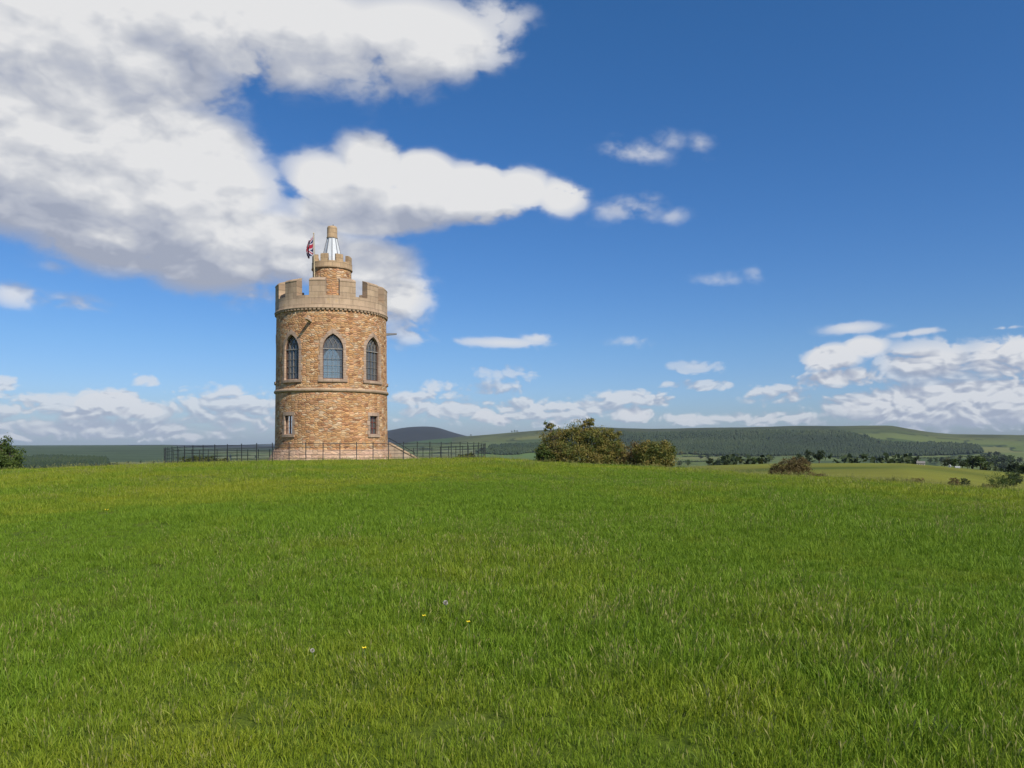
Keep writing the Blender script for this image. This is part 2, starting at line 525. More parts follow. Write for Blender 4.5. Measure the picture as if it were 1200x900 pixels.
class MB:
    def __init__(self):
        self.v = []; self.f = []

    def add(self, vs, fs):
        b = len(self.v)
        self.v += [tuple(v) for v in vs]
        self.f += [tuple(i + b for i in f) for f in fs]

    def box(self, c, s, rz=0.0, m=None):
        hx, hy, hz = s[0] / 2, s[1] / 2, s[2] / 2
        vs = [Vector((x, y, z)) for x in (-hx, hx) for y in (-hy, hy) for z in (-hz, hz)]
        M = m or (Matrix.Translation(c) @ Matrix.Rotation(rz, 4, 'Z'))
        self.add([M @ v for v in vs], [(0, 1, 3, 2), (4, 6, 7, 5), (0, 4, 5, 1), (2, 3, 7, 6), (0, 2, 6, 4), (1, 5, 7, 3)])

    def lathe(self, prof, n=64, closed=False, a0=0, a1=360):
        """prof: list of (r,z); closed: profile loops"""
        full = abs(a1 - a0) >= 359.9
        cols = n if full else n + 1
        vs = []
        for i in range(cols):
            a = R(a0 + (a1 - a0) * i / n)
            for (r, z) in prof:
                vs.append((r * math.sin(a), -r * math.cos(a), z))
        k = len(prof); fs = []
        for i in range(n):
            j = (i + 1) % cols
            for q_ in range(k if closed else k - 1):
                q2 = (q_ + 1) % k
                fs.append((i * k + q_, j * k + q_, j * k + q2, i * k + q2))
        if not full and closed:
            fs.append(tuple(range(k))[::-1]); fs.append(tuple((cols - 1) * k + i for i in range(k)))
        self.add(vs, fs)

    def tube(self, pts, rad, n=6):
        pts = [Vector(p_) for p_ in pts]
        rads = rad if isinstance(rad, (list, tuple)) else [rad] * len(pts)
        base = len(self.v)
        for i, p_ in enumerate(pts):
            a = pts[max(i - 1, 0)]; b = pts[min(i + 1, len(pts) - 1)]
            d = (b - a).normalized()
            u = d.orthogonal().normalized() if i == 0 else (u - d * u.dot(d)).normalized()
            w = d.cross(u)
            for k in range(n):
                t_ = 2 * math.pi * k / n
                self.v.append(tuple(p_ + (u * math.cos(t_) + w * math.sin(t_)) * rads[i]))
        for i in range(len(pts) - 1):
            for k in range(n):
                k2 = (k + 1) % n
                self.f.append((base + i * n + k, base + i * n + k2, base + (i + 1) * n + k2, base + (i + 1) * n + k))
        self.f.append(tuple(base + k for k in range(n))[::-1])
        self.f.append(tuple(base + (len(pts) - 1) * n + k for k in range(n)))

    def build(self, name, mat, parent=None, smooth=False, bevel=0.0):
        me = bpy.data.meshes.new(name)
        me.from_pydata(self.v, [], self.f)
        bm = bmesh.new(); bm.from_mesh(me)
        bmesh.ops.recalc_face_normals(bm, faces=bm.faces)
        if bevel:
            es = [e for e in bm.edges if len(e.link_faces) == 2 and e.calc_face_angle(0) > .6]
            bmesh.ops.bevel(bm, geom=es, offset=bevel, segments=1, affect='EDGES')
        bm.to_mesh(me); bm.free()
        if smooth:
            me.polygons.foreach_set('use_smooth', np.ones(len(me.polygons), dtype=bool))
            me.set_sharp_from_angle(angle=R(40))
        me.materials.append(mat)
        o = bpy.data.objects.new(name, me)
        COL.objects.link(o)
        if parent: o.parent = parent
        return o


# ------------------------------------------------------------------ terrain
rng = np.random.default_rng(7)


def px_az(x):
    return np.arctan((np.asarray(x, float) - 600) / F)


def tab(xs, ys):
    xa = px_az(np.array(xs, float)); ya = np.array(ys, float)
    return xa, ya


def interp_smooth(a, T):
    xa, ya = T
    w_ = R(.35)
    return (np.interp(a - w_, xa, ya) + 2 * np.interp(a, xa, ya) + np.interp(a + w_, xa, ya)) / 4


CREST = tab([-400, 0, 100, 193, 330, 440, 500, 570, 600, 640, 720, 800, 900, 1000, 1100, 1200, 1600],
            [560, 553, 549, 545, 541, 540, 539, 538, 540, 543, 547, 551, 558, 563, 570, 577, 610])
KTAB = tab([-400, 0, 193, 389, 570, 1200, 1600], [.020, .027, .0318, .0345, .0367, .0388, .038])
RIDGE_A = tab([-400, -200, 0, 60, 130, 200, 215, 240, 260, 300, 420, 470, 520, 545, 555, 600, 640, 700, 760, 800, 870, 940, 1000, 1045, 1060, 1090, 1120, 1160, 1200, 1400, 1800],
              [524, 523, 524, 524, 523, 522, 525, 528, 531, 531, 527, 519, 514, 511.5, 511, 507, 504, 501.5, 503, 502, 501, 499.5, 499.5, 499, 501.5, 506.5, 509, 509.5, 510.5, 506, 512])
RIDGE_B = tab([180, 240, 290, 340, 400, 455, 475, 490, 505, 515, 530, 545, 560, 600, 700],
              [535, 530, 526, 522, 514, 504.5, 501, 500, 500, 501.5, 506.5, 510.5, 514, 520, 535])
SHOULD = tab([740, 780, 800, 830, 900, 980, 1060, 1100, 1160, 1200, 1300, 1800],
             [600, 560, 552, 549, 546, 545, 545, 549, 556, 562, 572, 600])


def el_of(a, ypx):
    return (HZ - ypx) * np.cos(a) / F


def vnoise(x, y, seed=0):
    """cheap smooth value noise"""
    xi = np.floor(x); yi = np.floor(y); fx = x - xi; fy = y - yi
    fx = fx * fx * (3 - 2 * fx); fy = fy * fy * (3 - 2 * fy)

    def h(i, j):
        n = np.sin(i * 127.1 + j * 311.7 + seed * 74.7) * 43758.5453
        return n - np.floor(n)
    return (h(xi, yi) * (1 - fx) + h(xi + 1, yi) * fx) * (1 - fy) + (h(xi, yi + 1) * (1 - fx) + h(xi + 1, yi + 1) * fx) * fy


def fbm(x, y, seed=0, n=4):
    s = 0; a = .5
    for i in range(n):
        s = s + a * (vnoise(x * 2 ** i, y * 2 ** i, seed + i) - .5); a *= .5
    return s


def smax(a, b, k):
    h = np.clip(.5 + .5 * (a - b) / k, 0, 1)
    return b * (1 - h) + a * h + k * h * (1 - h)


RR_A = 4700.0; RR_B = 7400.0


def terrain(a, r):
    """height at azimuth a (rad, from +Y to +X) and distance r from the camera's foot"""
    a = np.asarray(a, float); r = np.asarray(r, float)
    af = np.clip(a, R(-42), R(42))
    back = np.clip((np.abs(a) - R(42)) / R(60), 0, 1)
    k = interp_smooth(af, KTAB)
    c = el_of(af, interp_smooth(af, CREST))
    q = (k - c) ** 2 / (4 * EYE)
    k = k * (1 - back) - .02 * back
    q = q * (1 - back) + .0002 * back
    near = k * r - q * r * r
    x = r * np.sin(a); y = r * np.cos(a)
    near = near + .10 * fbm(x * .35, y * .35, 3, 3) * np.clip(r / 6, 0, 1) * np.clip((60 - r) / 30, .25, 1)
    V = np.interp(r, [0, 150, 300, 800, 1500, 2500, 4000, 9000], [-9, -11, -20, -40, -46, -46, -40, -40])
    V = V + 3.0 * fbm(x / 260, y / 260, 11, 3) * np.clip((r - 200) / 600, 0, 1)
    zs = EYE + el_of(af, interp_smooth(af, SHOULD)) * 215
    S = zs - 1.5e-4 * (r - 190) ** 2 - 100 * back
    z = smax(near, S, .8)
    z = smax(z, V, 4.0)
    for (T, rr, r1, sd) in ((RIDGE_A, RR_A, 2500.0, 21), (RIDGE_B, RR_B, 5200.0, 31)):
        zr = EYE + el_of(af, interp_smooth(af, T)) * rr
        s = np.clip((r - r1) / (rr - r1), 0, 1)
        s2 = np.sin(s * math.pi / 2) ** 1.25
        down = np.clip((r - rr) / 2500, 0, 1)
        hgt = (zr - (-46)) * (s2 - .6 * down ** 2)
        rel = 34 * fbm(x / 520, y / 520, sd, 4) * np.sin(np.clip(s, 0, 1) * math.pi) ** 1.0
        rel = rel + 5 * fbm(x / 160, y / 160, sd + 5, 3) * np.clip(s, 0, 1)
        H = -46 + hgt + rel * np.clip((zr + 46) / 90, 0, 1)
        H = np.where((zr < -40) | (r < r1), -200, H)
        z = smax(z, H, 3.0)
    return z


def ypx_of(a, r, z):
    return HZ - F * (z - EYE) / (r * np.cos(a))


def xpx_of(a):
    return 600 + F * np.tan(a)


def ground(x, y):
    return float(terrain(math.atan2(x, y), max(math.hypot(x, y), .01)))


def ground_at(px, py, r0=2.0, r1=8000.0):
    """world point of the ground that shows at a photo pixel"""
    a = float(px_az(px))
    rs = np.geomspace(r0, r1, 4000)
    zs = terrain(np.full_like(rs, a), rs)
    ys = ypx_of(a, rs, zs)
    idx = np.nonzero(ys <= py)[0]
    i = idx[0] if len(idx) else int(np.argmin(ys))
    r = rs[i]
    return Vector((r * math.sin(a), r * math.cos(a), zs[i]))


def at(px, r, sink=0.0):
    a = float(px_az(px))
    return Vector((r * math.sin(a), r * math.cos(a), float(terrain(a, r)) - sink))


def in_poly(x, y, poly):
    ins = np.zeros(np.shape(x), bool)
    n = len(poly)
    for i in range(n):
        x1, y1 = poly[i]; x2, y2 = poly[(i + 1) % n]
        if y1 == y2: continue
        c = ((y1 > y) != (y2 > y)) & (x < (x2 - x1) * (y - y1) / (y2 - y1) + x1)
        ins ^= c
    return ins


FOREST = [
    [(640, 516), (690, 511), (735, 508), (800, 507), (870, 505), (985, 506), (1012, 511), (1030, 517), (1060, 520), (1100, 521), (1150, 524), (1152, 530), (1080, 534), (1000, 536), (900, 534), (735, 531), (640, 528)],
    [(30, 539), (60, 538), (90, 538.5), (125, 541), (126, 545), (90, 552), (30, 552)],
    [(575, 522), (640, 521), (640, 530), (590, 532), (560, 531)],
    [(555, 526), (605, 526), (608, 532), (560, 534)],
]


def build_ground():
    fine = np.linspace(R(-44), R(44), 610)
    coarse = np.linspace(R(44), R(316), 110)[1:-1]
    az = np.concatenate([fine, coarse])
    rs = np.concatenate([np.linspace(.4, 2.0, 8)[:-1], np.geomspace(2.0, 9000, 640)])
    A, RR = np.meshgrid(az, rs)
    Aw = np.where(A > math.pi, A - 2 * math.pi, A)
    Z = terrain(Aw, RR)
    X = RR * np.sin(Aw); Y = RR * np.cos(Aw)
    nr, na = A.shape
    V = np.stack([X, Y, Z], -1).reshape(-1, 3)
    V = np.concatenate([V, [[0, 0, 0]]])
    i = np.arange(nr - 1)[:, None]; j = np.arange(na)[None, :]
    j2 = (j + 1) % na
    quads = np.stack([i * na + j, i * na + j2, (i + 1) * na + j2, (i + 1) * na + j], -1).reshape(-1, 4)[:, ::-1]
    cen = nr * na
    fans = [(cen, (jj + 1) % na, jj) for jj in range(na)]
    me = bpy.data.meshes.new('ground')
    nq = len(quads)
    me.vertices.add(len(V)); me.vertices.foreach_set('co', V.astype(np.float32).ravel())
    loops = np.concatenate([quads.ravel(), np.array(fans).ravel()]).astype(np.int32)
    me.loops.add(len(loops)); me.loops.foreach_set('vertex_index', loops)
    me.polygons.add(nq + na)
    me.polygons.foreach_set('loop_start', np.concatenate([np.arange(0, nq * 4, 4), nq * 4 + np.arange(0, na * 3, 3)]).astype(np.int32))
    me.update(calc_edges=True)
    me.polygons.foreach_set('use_smooth', np.ones(nq + na, bool))

    # land cover (what grows where; hills and forest darkened for cloud shadow), albedo per vertex
    x = X.ravel(); y = Y.ravel(); z = Z.ravel(); a = Aw.ravel(); r = RR.ravel()
    px = xpx_of(np.clip(a, R(-60), R(60))); py = ypx_of(np.clip(a, R(-60), R(60)), r, z)
    # fields: own voronoi
    g2 = np.random.default_rng(12)
    cell = 330.0
    ix = np.floor(x / cell); iy = np.floor(y / (cell * .8))
    best = np.full(x.shape, 1e9); second = best.copy(); fid = np.zeros(x.shape)
    for di in (-1, 0, 1):
        for dj in (-1, 0, 1):
            ci = ix + di; cj = iy + dj
            h1 = np.modf(np.abs(np.sin(ci * 12.99 + cj * 78.23) * 43758.5))[0]
            h2 = np.modf(np.abs(np.sin(ci * 39.35 + cj * 11.13) * 24634.6))[0]
            h3 = np.modf(np.abs(np.sin(ci * 73.16 + cj * 52.23) * 14375.9))[0]
            dx = x - (ci + .15 + .7 * h1) * cell; dy = y - (cj + .15 + .7 * h2) * cell * .8
            dd = np.abs(dx * .8 + dy * .3) + np.abs(dy - dx * .25)
            m_ = dd < best
            second = np.where(m_, best, np.minimum(second, dd))
            fid = np.where(m_, h3, fid); best = np.where(m_, dd, best)
    pal = np.array([[.105, .135, .045], [.13, .16, .048], [.17, .18, .06], [.115, .15, .042], [.07, .10, .032], [.15, .17, .075]])
    cover = pal[np.clip((fid * 6).astype(int), 0, 5)]
    hedge = (second - best) < 14
    cover[hedge] = (.028, .045, .02)
    n = fbm(x / 90, y / 90, 40, 4)
    n2 = fbm(x / 700, y / 420, 50, 4)
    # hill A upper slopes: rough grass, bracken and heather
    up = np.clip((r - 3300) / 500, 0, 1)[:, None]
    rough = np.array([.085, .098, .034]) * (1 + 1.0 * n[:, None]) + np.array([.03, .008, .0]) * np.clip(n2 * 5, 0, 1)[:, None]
    dark = np.array([.026, .040, .022]) * (1 + .8 * n[:, None])  # low tone with the cloud shade over the hills painted in
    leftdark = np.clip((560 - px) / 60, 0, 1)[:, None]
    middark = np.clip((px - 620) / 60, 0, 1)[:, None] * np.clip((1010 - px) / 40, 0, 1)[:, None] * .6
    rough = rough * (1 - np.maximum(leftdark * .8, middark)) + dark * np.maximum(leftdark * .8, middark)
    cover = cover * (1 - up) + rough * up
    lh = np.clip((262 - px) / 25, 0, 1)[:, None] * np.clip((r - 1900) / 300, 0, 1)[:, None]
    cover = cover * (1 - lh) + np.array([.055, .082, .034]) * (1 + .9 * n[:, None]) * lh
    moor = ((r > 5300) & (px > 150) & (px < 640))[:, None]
    cover = np.where(moor, np.array([.022, .024, .020]) * (1 + .6 * n[:, None]), cover)  # heather moor, its colour darkened to stand in for cloud shadow
    pale = ((px > 480) & (px < 530) & (py > 512) & (py < 519) & (r < 5000))[:, None]
    cover = np.where(pale, np.array([.06, .10, .035]), cover)
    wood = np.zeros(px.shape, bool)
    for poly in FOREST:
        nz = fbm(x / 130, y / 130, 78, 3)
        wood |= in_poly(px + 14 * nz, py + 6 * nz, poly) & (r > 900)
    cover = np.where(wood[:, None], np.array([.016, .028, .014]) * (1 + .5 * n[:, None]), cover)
    # green middle-distance field right of the fence
    gf = ((px > 560) & (px < 640) & (r > 1300) & (r < 2900))[:, None]
    cover = np.where(gf, np.array([.105, .165, .045]) * (1 + .2 * n[:, None]), cover)
    # pasture on our own hill and on the shoulder to the right
    sh = np.clip((r - 78) / 14, 0, 1) * (r < 900)
    shc = np.array([.150, .162, .024]) * (1 + .7 * fbm(x / 18, y / 18, 60, 4)[:, None] + .7 * fbm(x / 70, y / 22, 65, 3)[:, None] * np.array([1.5, 1.0, .8]))
    lo = np.clip((z + 16) / 6, 0, 1)
    cover = np.where((r < 900)[:, None], cover * (1 - lo[:, None]) + shc * lo[:, None], cover)
    nearm = 1 - np.clip((r - 74) / 16, 0, 1)
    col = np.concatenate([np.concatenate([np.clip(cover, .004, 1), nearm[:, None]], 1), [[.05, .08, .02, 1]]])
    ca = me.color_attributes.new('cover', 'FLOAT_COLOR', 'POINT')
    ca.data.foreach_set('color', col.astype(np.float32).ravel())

    m, t, p, out = material('pasture_and_fields')
    at_ = t.node('ShaderNodeAttribute', attribute_name='cover')
    co = t.node('ShaderNodeTexCoord').outputs['Object']
    nn = t.noise(co, .9, 5, .6)
    n3 = t.noise(co, 14, 5, .65)
    meadow = t.ramp(nn, [(.3, (.075, .12, .010)), (.5, (.11, .155, .014)), (.7, (.16, .19, .022))])
    meadow = t.mix(t.maprange(n3, .4, .7, .15, .7), meadow, (.020, .036, .008))
    far = t.mix(t.maprange(t.noise(co, .06, 6, .65), .35, .65, 0, .5), at_.outputs['Color'], t.mix(1, at_.outputs['Color'], (.70, .72, .7), 'MULTIPLY'))
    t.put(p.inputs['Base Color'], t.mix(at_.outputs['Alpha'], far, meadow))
    p.inputs['Roughness'].default_value = .95
    p.inputs['Specular IOR Level'].default_value = .1
    bump(t, p, t.noise(co, .5, 8, .7), .5, .3)
    me.materials.append(m)
    o = bpy.data.objects.new('ground', me)
    COL.objects.link(o)
    tag(o, 'rounded green pasture hilltop falling to fields and hills', 'ground', kind='structure')
    return o


GROUND = build_ground()

# ------------------------------------------------------------------ haze
mb = MB()
mb.box((0, 0, 15), (18600, 18600, 330))
hz_o = mb.build('haze', None or M_DARK)
hz_o.data.materials.clear()
hm = bpy.data.materials.new('haze_air'); hm.use_nodes = True
ht = NT(hm.node_tree); ht.n.clear()
ho = ht.node('ShaderNodeOutputMaterial')
hp = ht.node('ShaderNodeVolumePrincipled')
hp.inputs['Color'].default_value = (.68, .80, .96, 1)
hp.inputs['Density'].default_value = 3.2e-5
hp.inputs['Anisotropy'].default_value = .0
ht.l.new(hp.outputs[0], ho.inputs['Volume'])
hz_o.data.materials.append(hm)
tag(hz_o, 'thin blue air between the hilltop and the far hills', 'haze', kind='stuff')

# ------------------------------------------------------------------ the tower
TD = 58.0
TAZ = R(13.18)
TX, TY = -TD * math.sin(TAZ), TD * math.cos(TAZ)
ZB = ground(TX, TY) - .05
tower = empty('stone_tower', (TX, TY, ZB), TAZ)
tag(tower, 'round sandstone lookout tower with battlements standing on the grassy hilltop', 'tower')


def Z(w):            # world height to tower height
    return w - ZB


def Rw(z):           # the wall tapers a little towards the top (world height)
    return 4.035 + (3.925 - 4.035) * (z - 1.0) / 9.7


def cyl(th, r, z):   # th degrees, 0 faces the camera, positive to the right
    a = R(th)
    return Vector((r * math.sin(a), -r * math.cos(a), Z(z)))


def arch_outline(w, h0, h1, hs, n=9):
    """pointed arch: sill h0, apex h1, springing hs; anticlockwise (u, v)"""
    hw = w / 2; rise = h1 - hs
    rad = (hw * hw + rise * rise) / (2 * hw)
    pts = [(-hw, h0), (hw, h0)]
    for i in range(n):          # right springing up to the apex
        ang = math.atan2(rise, rad - (2 * rad - w) / 2 - 0) if False else None
        amax = math.acos((rad - hw) / rad)
        t_ = amax * i / (n - 1)
        pts.append((hw - rad + rad * math.cos(t_), hs + rad * math.sin(t_)))
    for i in range(n - 2, -1, -1):
        t_ = amax * i / (n - 1)
        pts.append((-hw + rad - rad * math.cos(t_), hs + rad * math.sin(t_)))
    return pts


def inside_arch(u, v, w, h0, h1, hs):
    hw = w / 2; rise = h1 - hs; rad = (hw * hw + rise * rise) / (2 * hw)
    if v < h0 or abs(u) > hw: return False
    if v <= hs: return True
    return (abs(u) + rad - hw) ** 2 + (v - hs) ** 2 <= rad * rad


UW, UH0, UH1, UHS = 1.42, 5.90, 9.05, 7.98     # upper windows
LW, LH0, LH1 = .84, 2.12, 3.44                 # lower windows
UPTH = [0.8 + 45 * k for k in range(8)]
LOTH = [-47.5, 46.0, 165, -108]


def radial_prism(mbx, th, outline, r0, r1, w0=None):
    """prism through the wall: outline (u, world z) extruded along the radius"""
    a = R(th)
    rd = Vector((math.sin(a), -math.cos(a), 0)); tg = Vector((math.cos(a), math.sin(a), 0))
    n = len(outline)
    vs = [rd * r0 + tg * u + Vector((0, 0, Z(v))) for u, v in outline] + [rd * r1 + tg * u + Vector((0, 0, Z(v))) for u, v in outline]
    fs = [tuple(range(n))[::-1], tuple(range(n, 2 * n))] + [(i, (i + 1) % n, n + (i + 1) % n, n + i) for i in range(n)]
    mbx.add(vs, fs)


def build_tower_wall():
    wall = MB()
    zs = [.0, 1.0, 2.0, 3.0, 4.0, 5.05, 5.6, 6.5, 7.5, 8.5, 9.5, 10.3, 10.80]
    outer = [(Rw(z), Z(z)) for z in zs]
    prof = outer + [(3.56, Z(10.80)), (3.56, Z(0.0))]
    wall.lathe(prof, 144, closed=True)
    w = wall.build('wall', M_RUB, tower)
    cut = MB()
    for th in UPTH:
        radial_prism(cut, th, arch_outline(UW, UH0, UH1, UHS), 3.0, 4.5)
    for th in LOTH:
        radial_prism(cut, th, [(-LW / 2, LH0), (LW / 2, LH0), (LW / 2, LH1), (-LW / 2, LH1)], 3.0, 4.5)
    radial_prism(cut, 96, arch_outline(1.1, 1.1, 3.35, 2.6), 3.0, 4.5)
    c = cut.build('cutter', M_RUB, tower)
    md = w.modifiers.new('b', 'BOOLEAN'); md.operation = 'DIFFERENCE'; md.object = c; md.solver = 'EXACT'
    dg = bpy.context.evaluated_depsgraph_get()
    me = bpy.data.meshes.new_from_object(w.evaluated_get(dg))
    w.modifiers.clear()
    w.data = me
    bpy.data.objects.remove(c, do_unlink=True)
    return w


WALL = build_tower_wall()

# inside: floors and plastered lining that the big windows look through to
mb = MB(); mb.lathe([(0.001, Z(5.30)), (3.55, Z(5.30)), (3.55, Z(5.42)), (0.001, Z(5.42))], 48); mb.build('floor_boards', M_WOOD, tower)
mb = MB(); mb.lathe([(0.001, Z(10.82)), (3.35, Z(10.82)), (3.35, Z(11.0)), (0.001, Z(11.05))], 48); mb.build('roof', M_LEAD, tower)


def arch_strip(w, h0, h1, hs, off, n=9):
    """outline pairs (inner, outer) running from left sill up over the apex to the right sill"""
    inn = arch_outline(w, h0, h1, hs, n)
    o = inn[2:]                                      # right springing ... apex ... left springing
    path = [(w / 2, h0)] + o + [(-w / 2, h0)]
    return path


def build_surround(th, w, h0, h1, hs, parent, off=.19, arch=True):
    """dressed stone surround of long and short blocks, following the curve of the wall"""
    mbx = MB()
    proud, deep = .022, .16
    ins = .015

    def P(u, v, r):
        base = Rw(v)
        rad = base + r
        a = th + math.degrees(u / base)
        return cyl(a, rad, v)

    def block(pi, po):           # pi, po: list of inner and outer (u, v), open strips
        n = len(pi)
        vs = []
        for (u, v) in pi: vs += [P(u, v, proud), P(u, v, -deep)]
        for (u, v) in po: vs += [P(u, v, proud), P(u, v, -deep)]
        fs = []
        b = 2 * n
        for i in range(n - 1):
            fs.append((2 * i, 2 * i + 2, b + 2 * i + 2, b + 2 * i))                  # front
            fs.append((2 * i + 1, 2 * i + 3, 2 * i + 2, 2 * i))                      # inner reveal
            fs.append((b + 2 * i, b + 2 * i + 2, b + 2 * i + 3, b + 2 * i + 1))      # outer edge
            fs.append((2 * i + 3, 2 * i + 1, b + 2 * i + 1, b + 2 * i + 3))
        fs.append((0, b, b + 1, 1)); fs.append((2 * n - 2, 2 * n - 1, b + 2 * n - 1, b + 2 * n - 2))
        mbx.add(vs, fs)
    hw = w / 2 - ins
    top_v = hs if arch else h1
    k = 0; v = h0
    gap = .008
    while v < top_v - .02:
        bh = min(.34 + .05 * ((k * 7) % 3 - 1), top_v - v)
        wd = off + (.10 if k % 2 == 0 else 0)
        for s in (-1, 1):
            m_ = 4
            pi = [(s * hw, v + gap + (bh - 2 * gap) * i / m_) for i in range(m_ + 1)]
            po = [(s * (hw + wd), y_) for (_, y_) in pi]
            block(pi, po)
        v += bh; k += 1
    if arch:
        rise = h1 - hs; hwf = w / 2
        rad = (hwf * hwf + rise * rise) / (2 * hwf)
        amax = math.acos((rad - hwf) / rad)
        nb = 4
        for s in (-1, 1):
            for b_ in range(nb):
                t0 = amax * b_ / nb; t1 = amax * (b_ + 1) / nb - (.006 if b_ < nb - 1 else 0)
                tt = [t0 + (t1 - t0) * i / 3 for i in range(4)]
                offb = off + (.07 if b_ % 2 else .0)
                pi = [(s * (hwf - rad + (rad - ins) * math.cos(q_)), hs + (rad - ins) * math.sin(q_)) for q_ in tt]
                po = []
                for q_ in tt:
                    u_ = hwf - rad + (rad + offb) * math.cos(q_)
                    po.append((s * max(u_, .0), hs + (rad + offb) * math.sin(q_)))
                block(pi, po)
        # keystone
        block([(-.02, h1 + .0), (.02, h1 + .0)], [(-.13, h1 + off + .12), (.13, h1 + off + .12)])
    else:
        nl = 6
        pi = [(-hw - off - .02 + (2 * hw + 2 * off + .04) * i / nl, h1 - ins) for i in range(nl + 1)]
        block(pi, [(u, h1 + .24) for u, _ in pi])
    return mbx.build('surround', M_SUR, parent)


def build_sill(th, w, h0, parent, over=.26):
    mbx = MB()
    n = 8
    hw = w / 2 + over
    vs = []
    for i in range(n + 1):
        u = -hw + 2 * hw * i / n
        base = Rw(h0)
        a = th + math.degrees(u / base)
        for (r, z) in ((.09, h0 - .19), (.10, h0 - .02), (-.14, h0 + .035), (-.14, h0 - .19)):
            vs.append(cyl(a, base + r, z))
    fs = []
    for i in range(n):
        for k in range(4):
            k2 = (k + 1) % 4
            fs.append((4 * i + k, 4 * i + 4 + k, 4 * i + 4 + k2, 4 * i + k2))
    fs += [(0, 1, 2, 3), tuple(4 * n + k for k in (3, 2, 1, 0))]
    mbx.add(vs, fs)
    return mbx.build('sill', M_SUR, parent)


def flat_frame(th, r, polyline, wd, dp, mbx):
    """bars of square section on the window's own plane at radius r; polyline in (u, world z)"""
    a = R(th)
    rd = Vector((math.sin(a), -math.cos(a), 0)); tg = Vector((math.cos(a), math.sin(a), 0)); up = Vector((0, 0, 1))
    for (p0, p1) in zip(polyline[:-1], polyline[1:]):
        A = tg * p0[0] + up * Z(p0[1]) + rd * r; B = tg * p1[0] + up * Z(p1[1]) + rd * r
        d = B - A; L = d.length
        if L < 1e-4: continue
        d.normalize(); s = d.cross(rd).normalized()
        vs = []
        for e in (A - d * wd * .3, B + d * wd * .3):
            for (i, j) in ((-1, -1), (1, -1), (1, 1), (-1, 1)):
                vs.append(e + s * i * wd / 2 + rd * j * dp / 2)
        mbx.add(vs, [(0, 1, 2, 3), (7, 6, 5, 4), (0, 4, 5, 1), (1, 5, 6, 2), (2, 6, 7, 3), (3, 7, 4, 0)])


def upper_window(th, label=None):
    w = empty('lancet_window'); w.parent = tower
    if label: w['label'] = label
    build_surround(th, UW, UH0, UH1, UHS, w)
    build_sill(th, UW, UH0, w)
    rp = 3.74
    fr_ = MB()
    ol = arch_outline(UW - .08, UH0 + .05, UH1 - .05, UHS, 12)
    flat_frame(th, rp, ol + [ol[0]], .085, .10, fr_)
    fr_.build('sash_frame', M_WOOD, w)
    bars = MB()
    W2 = UW - .10
    hw = W2 / 2; hs = UHS
    rise = UH1 - .06 - hs; rad = (hw * hw + rise * rise) / (2 * hw)
    tr_ = MB()
    for x0 in (-hw / 2, 0, hw / 2):
        flat_frame(th, rp + .004, [(x0, UH0 + .06), (x0, hs)], .020, .04, bars)
    # intersecting tracery in the head
    for x0 in (-hw, -hw / 2, 0, hw / 2, hw):
        for s in (-1, 1):
            pl = []
            for i in range(22):
                t_ = 1.45 * i / 21
                u = x0 + s * (rad - rad * math.cos(t_)); v = hs + rad * math.sin(t_)
                if inside_arch(u, v, W2 - .01, UH0, UH1 - .06, hs): pl.append((u, v))
            if len(pl) > 1: flat_frame(th, rp + .004, pl, .018, .04, tr_)
    nrow = 5
    for v in (UH0 + .50, UH0 + .95, UH0 + 1.42):
        flat_frame(th, rp + .007, [(-hw, v), (hw, v)], .018, .04, bars)
    bars.build('glazing_bars', M_BAR, w)
    tr_.build('tracery', M_BAR, w)
    tm = MB()
    flat_frame(th, rp + .02, [(-hw, UHS + .02), (hw, UHS + .02)], .055, .09, tm)
    tm.build('transom', M_BAR, w)
    gp = MB()
    ol = arch_outline(UW - .06, UH0 + .04, UH1 - .04, UHS, 12)
    a = R(th); rd = Vector((math.sin(a), -math.cos(a), 0)); tg = Vector((math.cos(a), math.sin(a), 0))
    gp.add([rd * (rp - .03) + tg * u + Vector((0, 0, Z(v))) for u, v in ol], [tuple(range(len(ol)))])
    gp.build('pane', M_GLASS, w)
    return w


for i, th in enumerate(UPTH):
    upper_window(th)


def lower_window(th):
    w = empty('small_window'); w.parent = tower
    build_surround(th, LW, LH0, LH1, LH1, w, off=.17, arch=False)
    build_sill(th, LW, LH0, w, over=.20)
    rp = 3.84
    fr_ = MB(); hw = LW / 2 - .03
    flat_frame(th, rp, [(-hw, LH0 + .03), (hw, LH0 + .03), (hw, LH1 - .03), (-hw, LH1 - .03), (-hw, LH0 + .03)], .06, .07, fr_)
    fr_.build('sash_frame', M_WOOD, w)
    b_ = MB()
    flat_frame(th, rp + .005, [(0, LH0 + .05), (0, LH1 - .05)], .03, .05, b_)
    for v in (LH0 + .45, LH0 + .87):
        flat_frame(th, rp + .008, [(-hw, v), (hw, v)], .03, .05, b_)
    b_.build('glazing_bars', mat_red, w)
    gp = MB()
    a = R(th); rd = Vector((math.sin(a), -math.cos(a), 0)); tg = Vector((math.cos(a), math.sin(a), 0))
    ol = [(-hw, LH0 + .03), (hw, LH0 + .03), (hw, LH1 - .03), (-hw, LH1 - .03)]
    gp.add([rd * (rp - .02) + tg * u + Vector((0, 0, Z(v))) for u, v in ol], [(0, 1, 2, 3)])
    gp.build('pane', M_GLASS, w)


mat_red = mat_plain('red_brown_glazing_bar', (.22, .06, .035), .5)
for th in LOTH:
    lower_window(th)

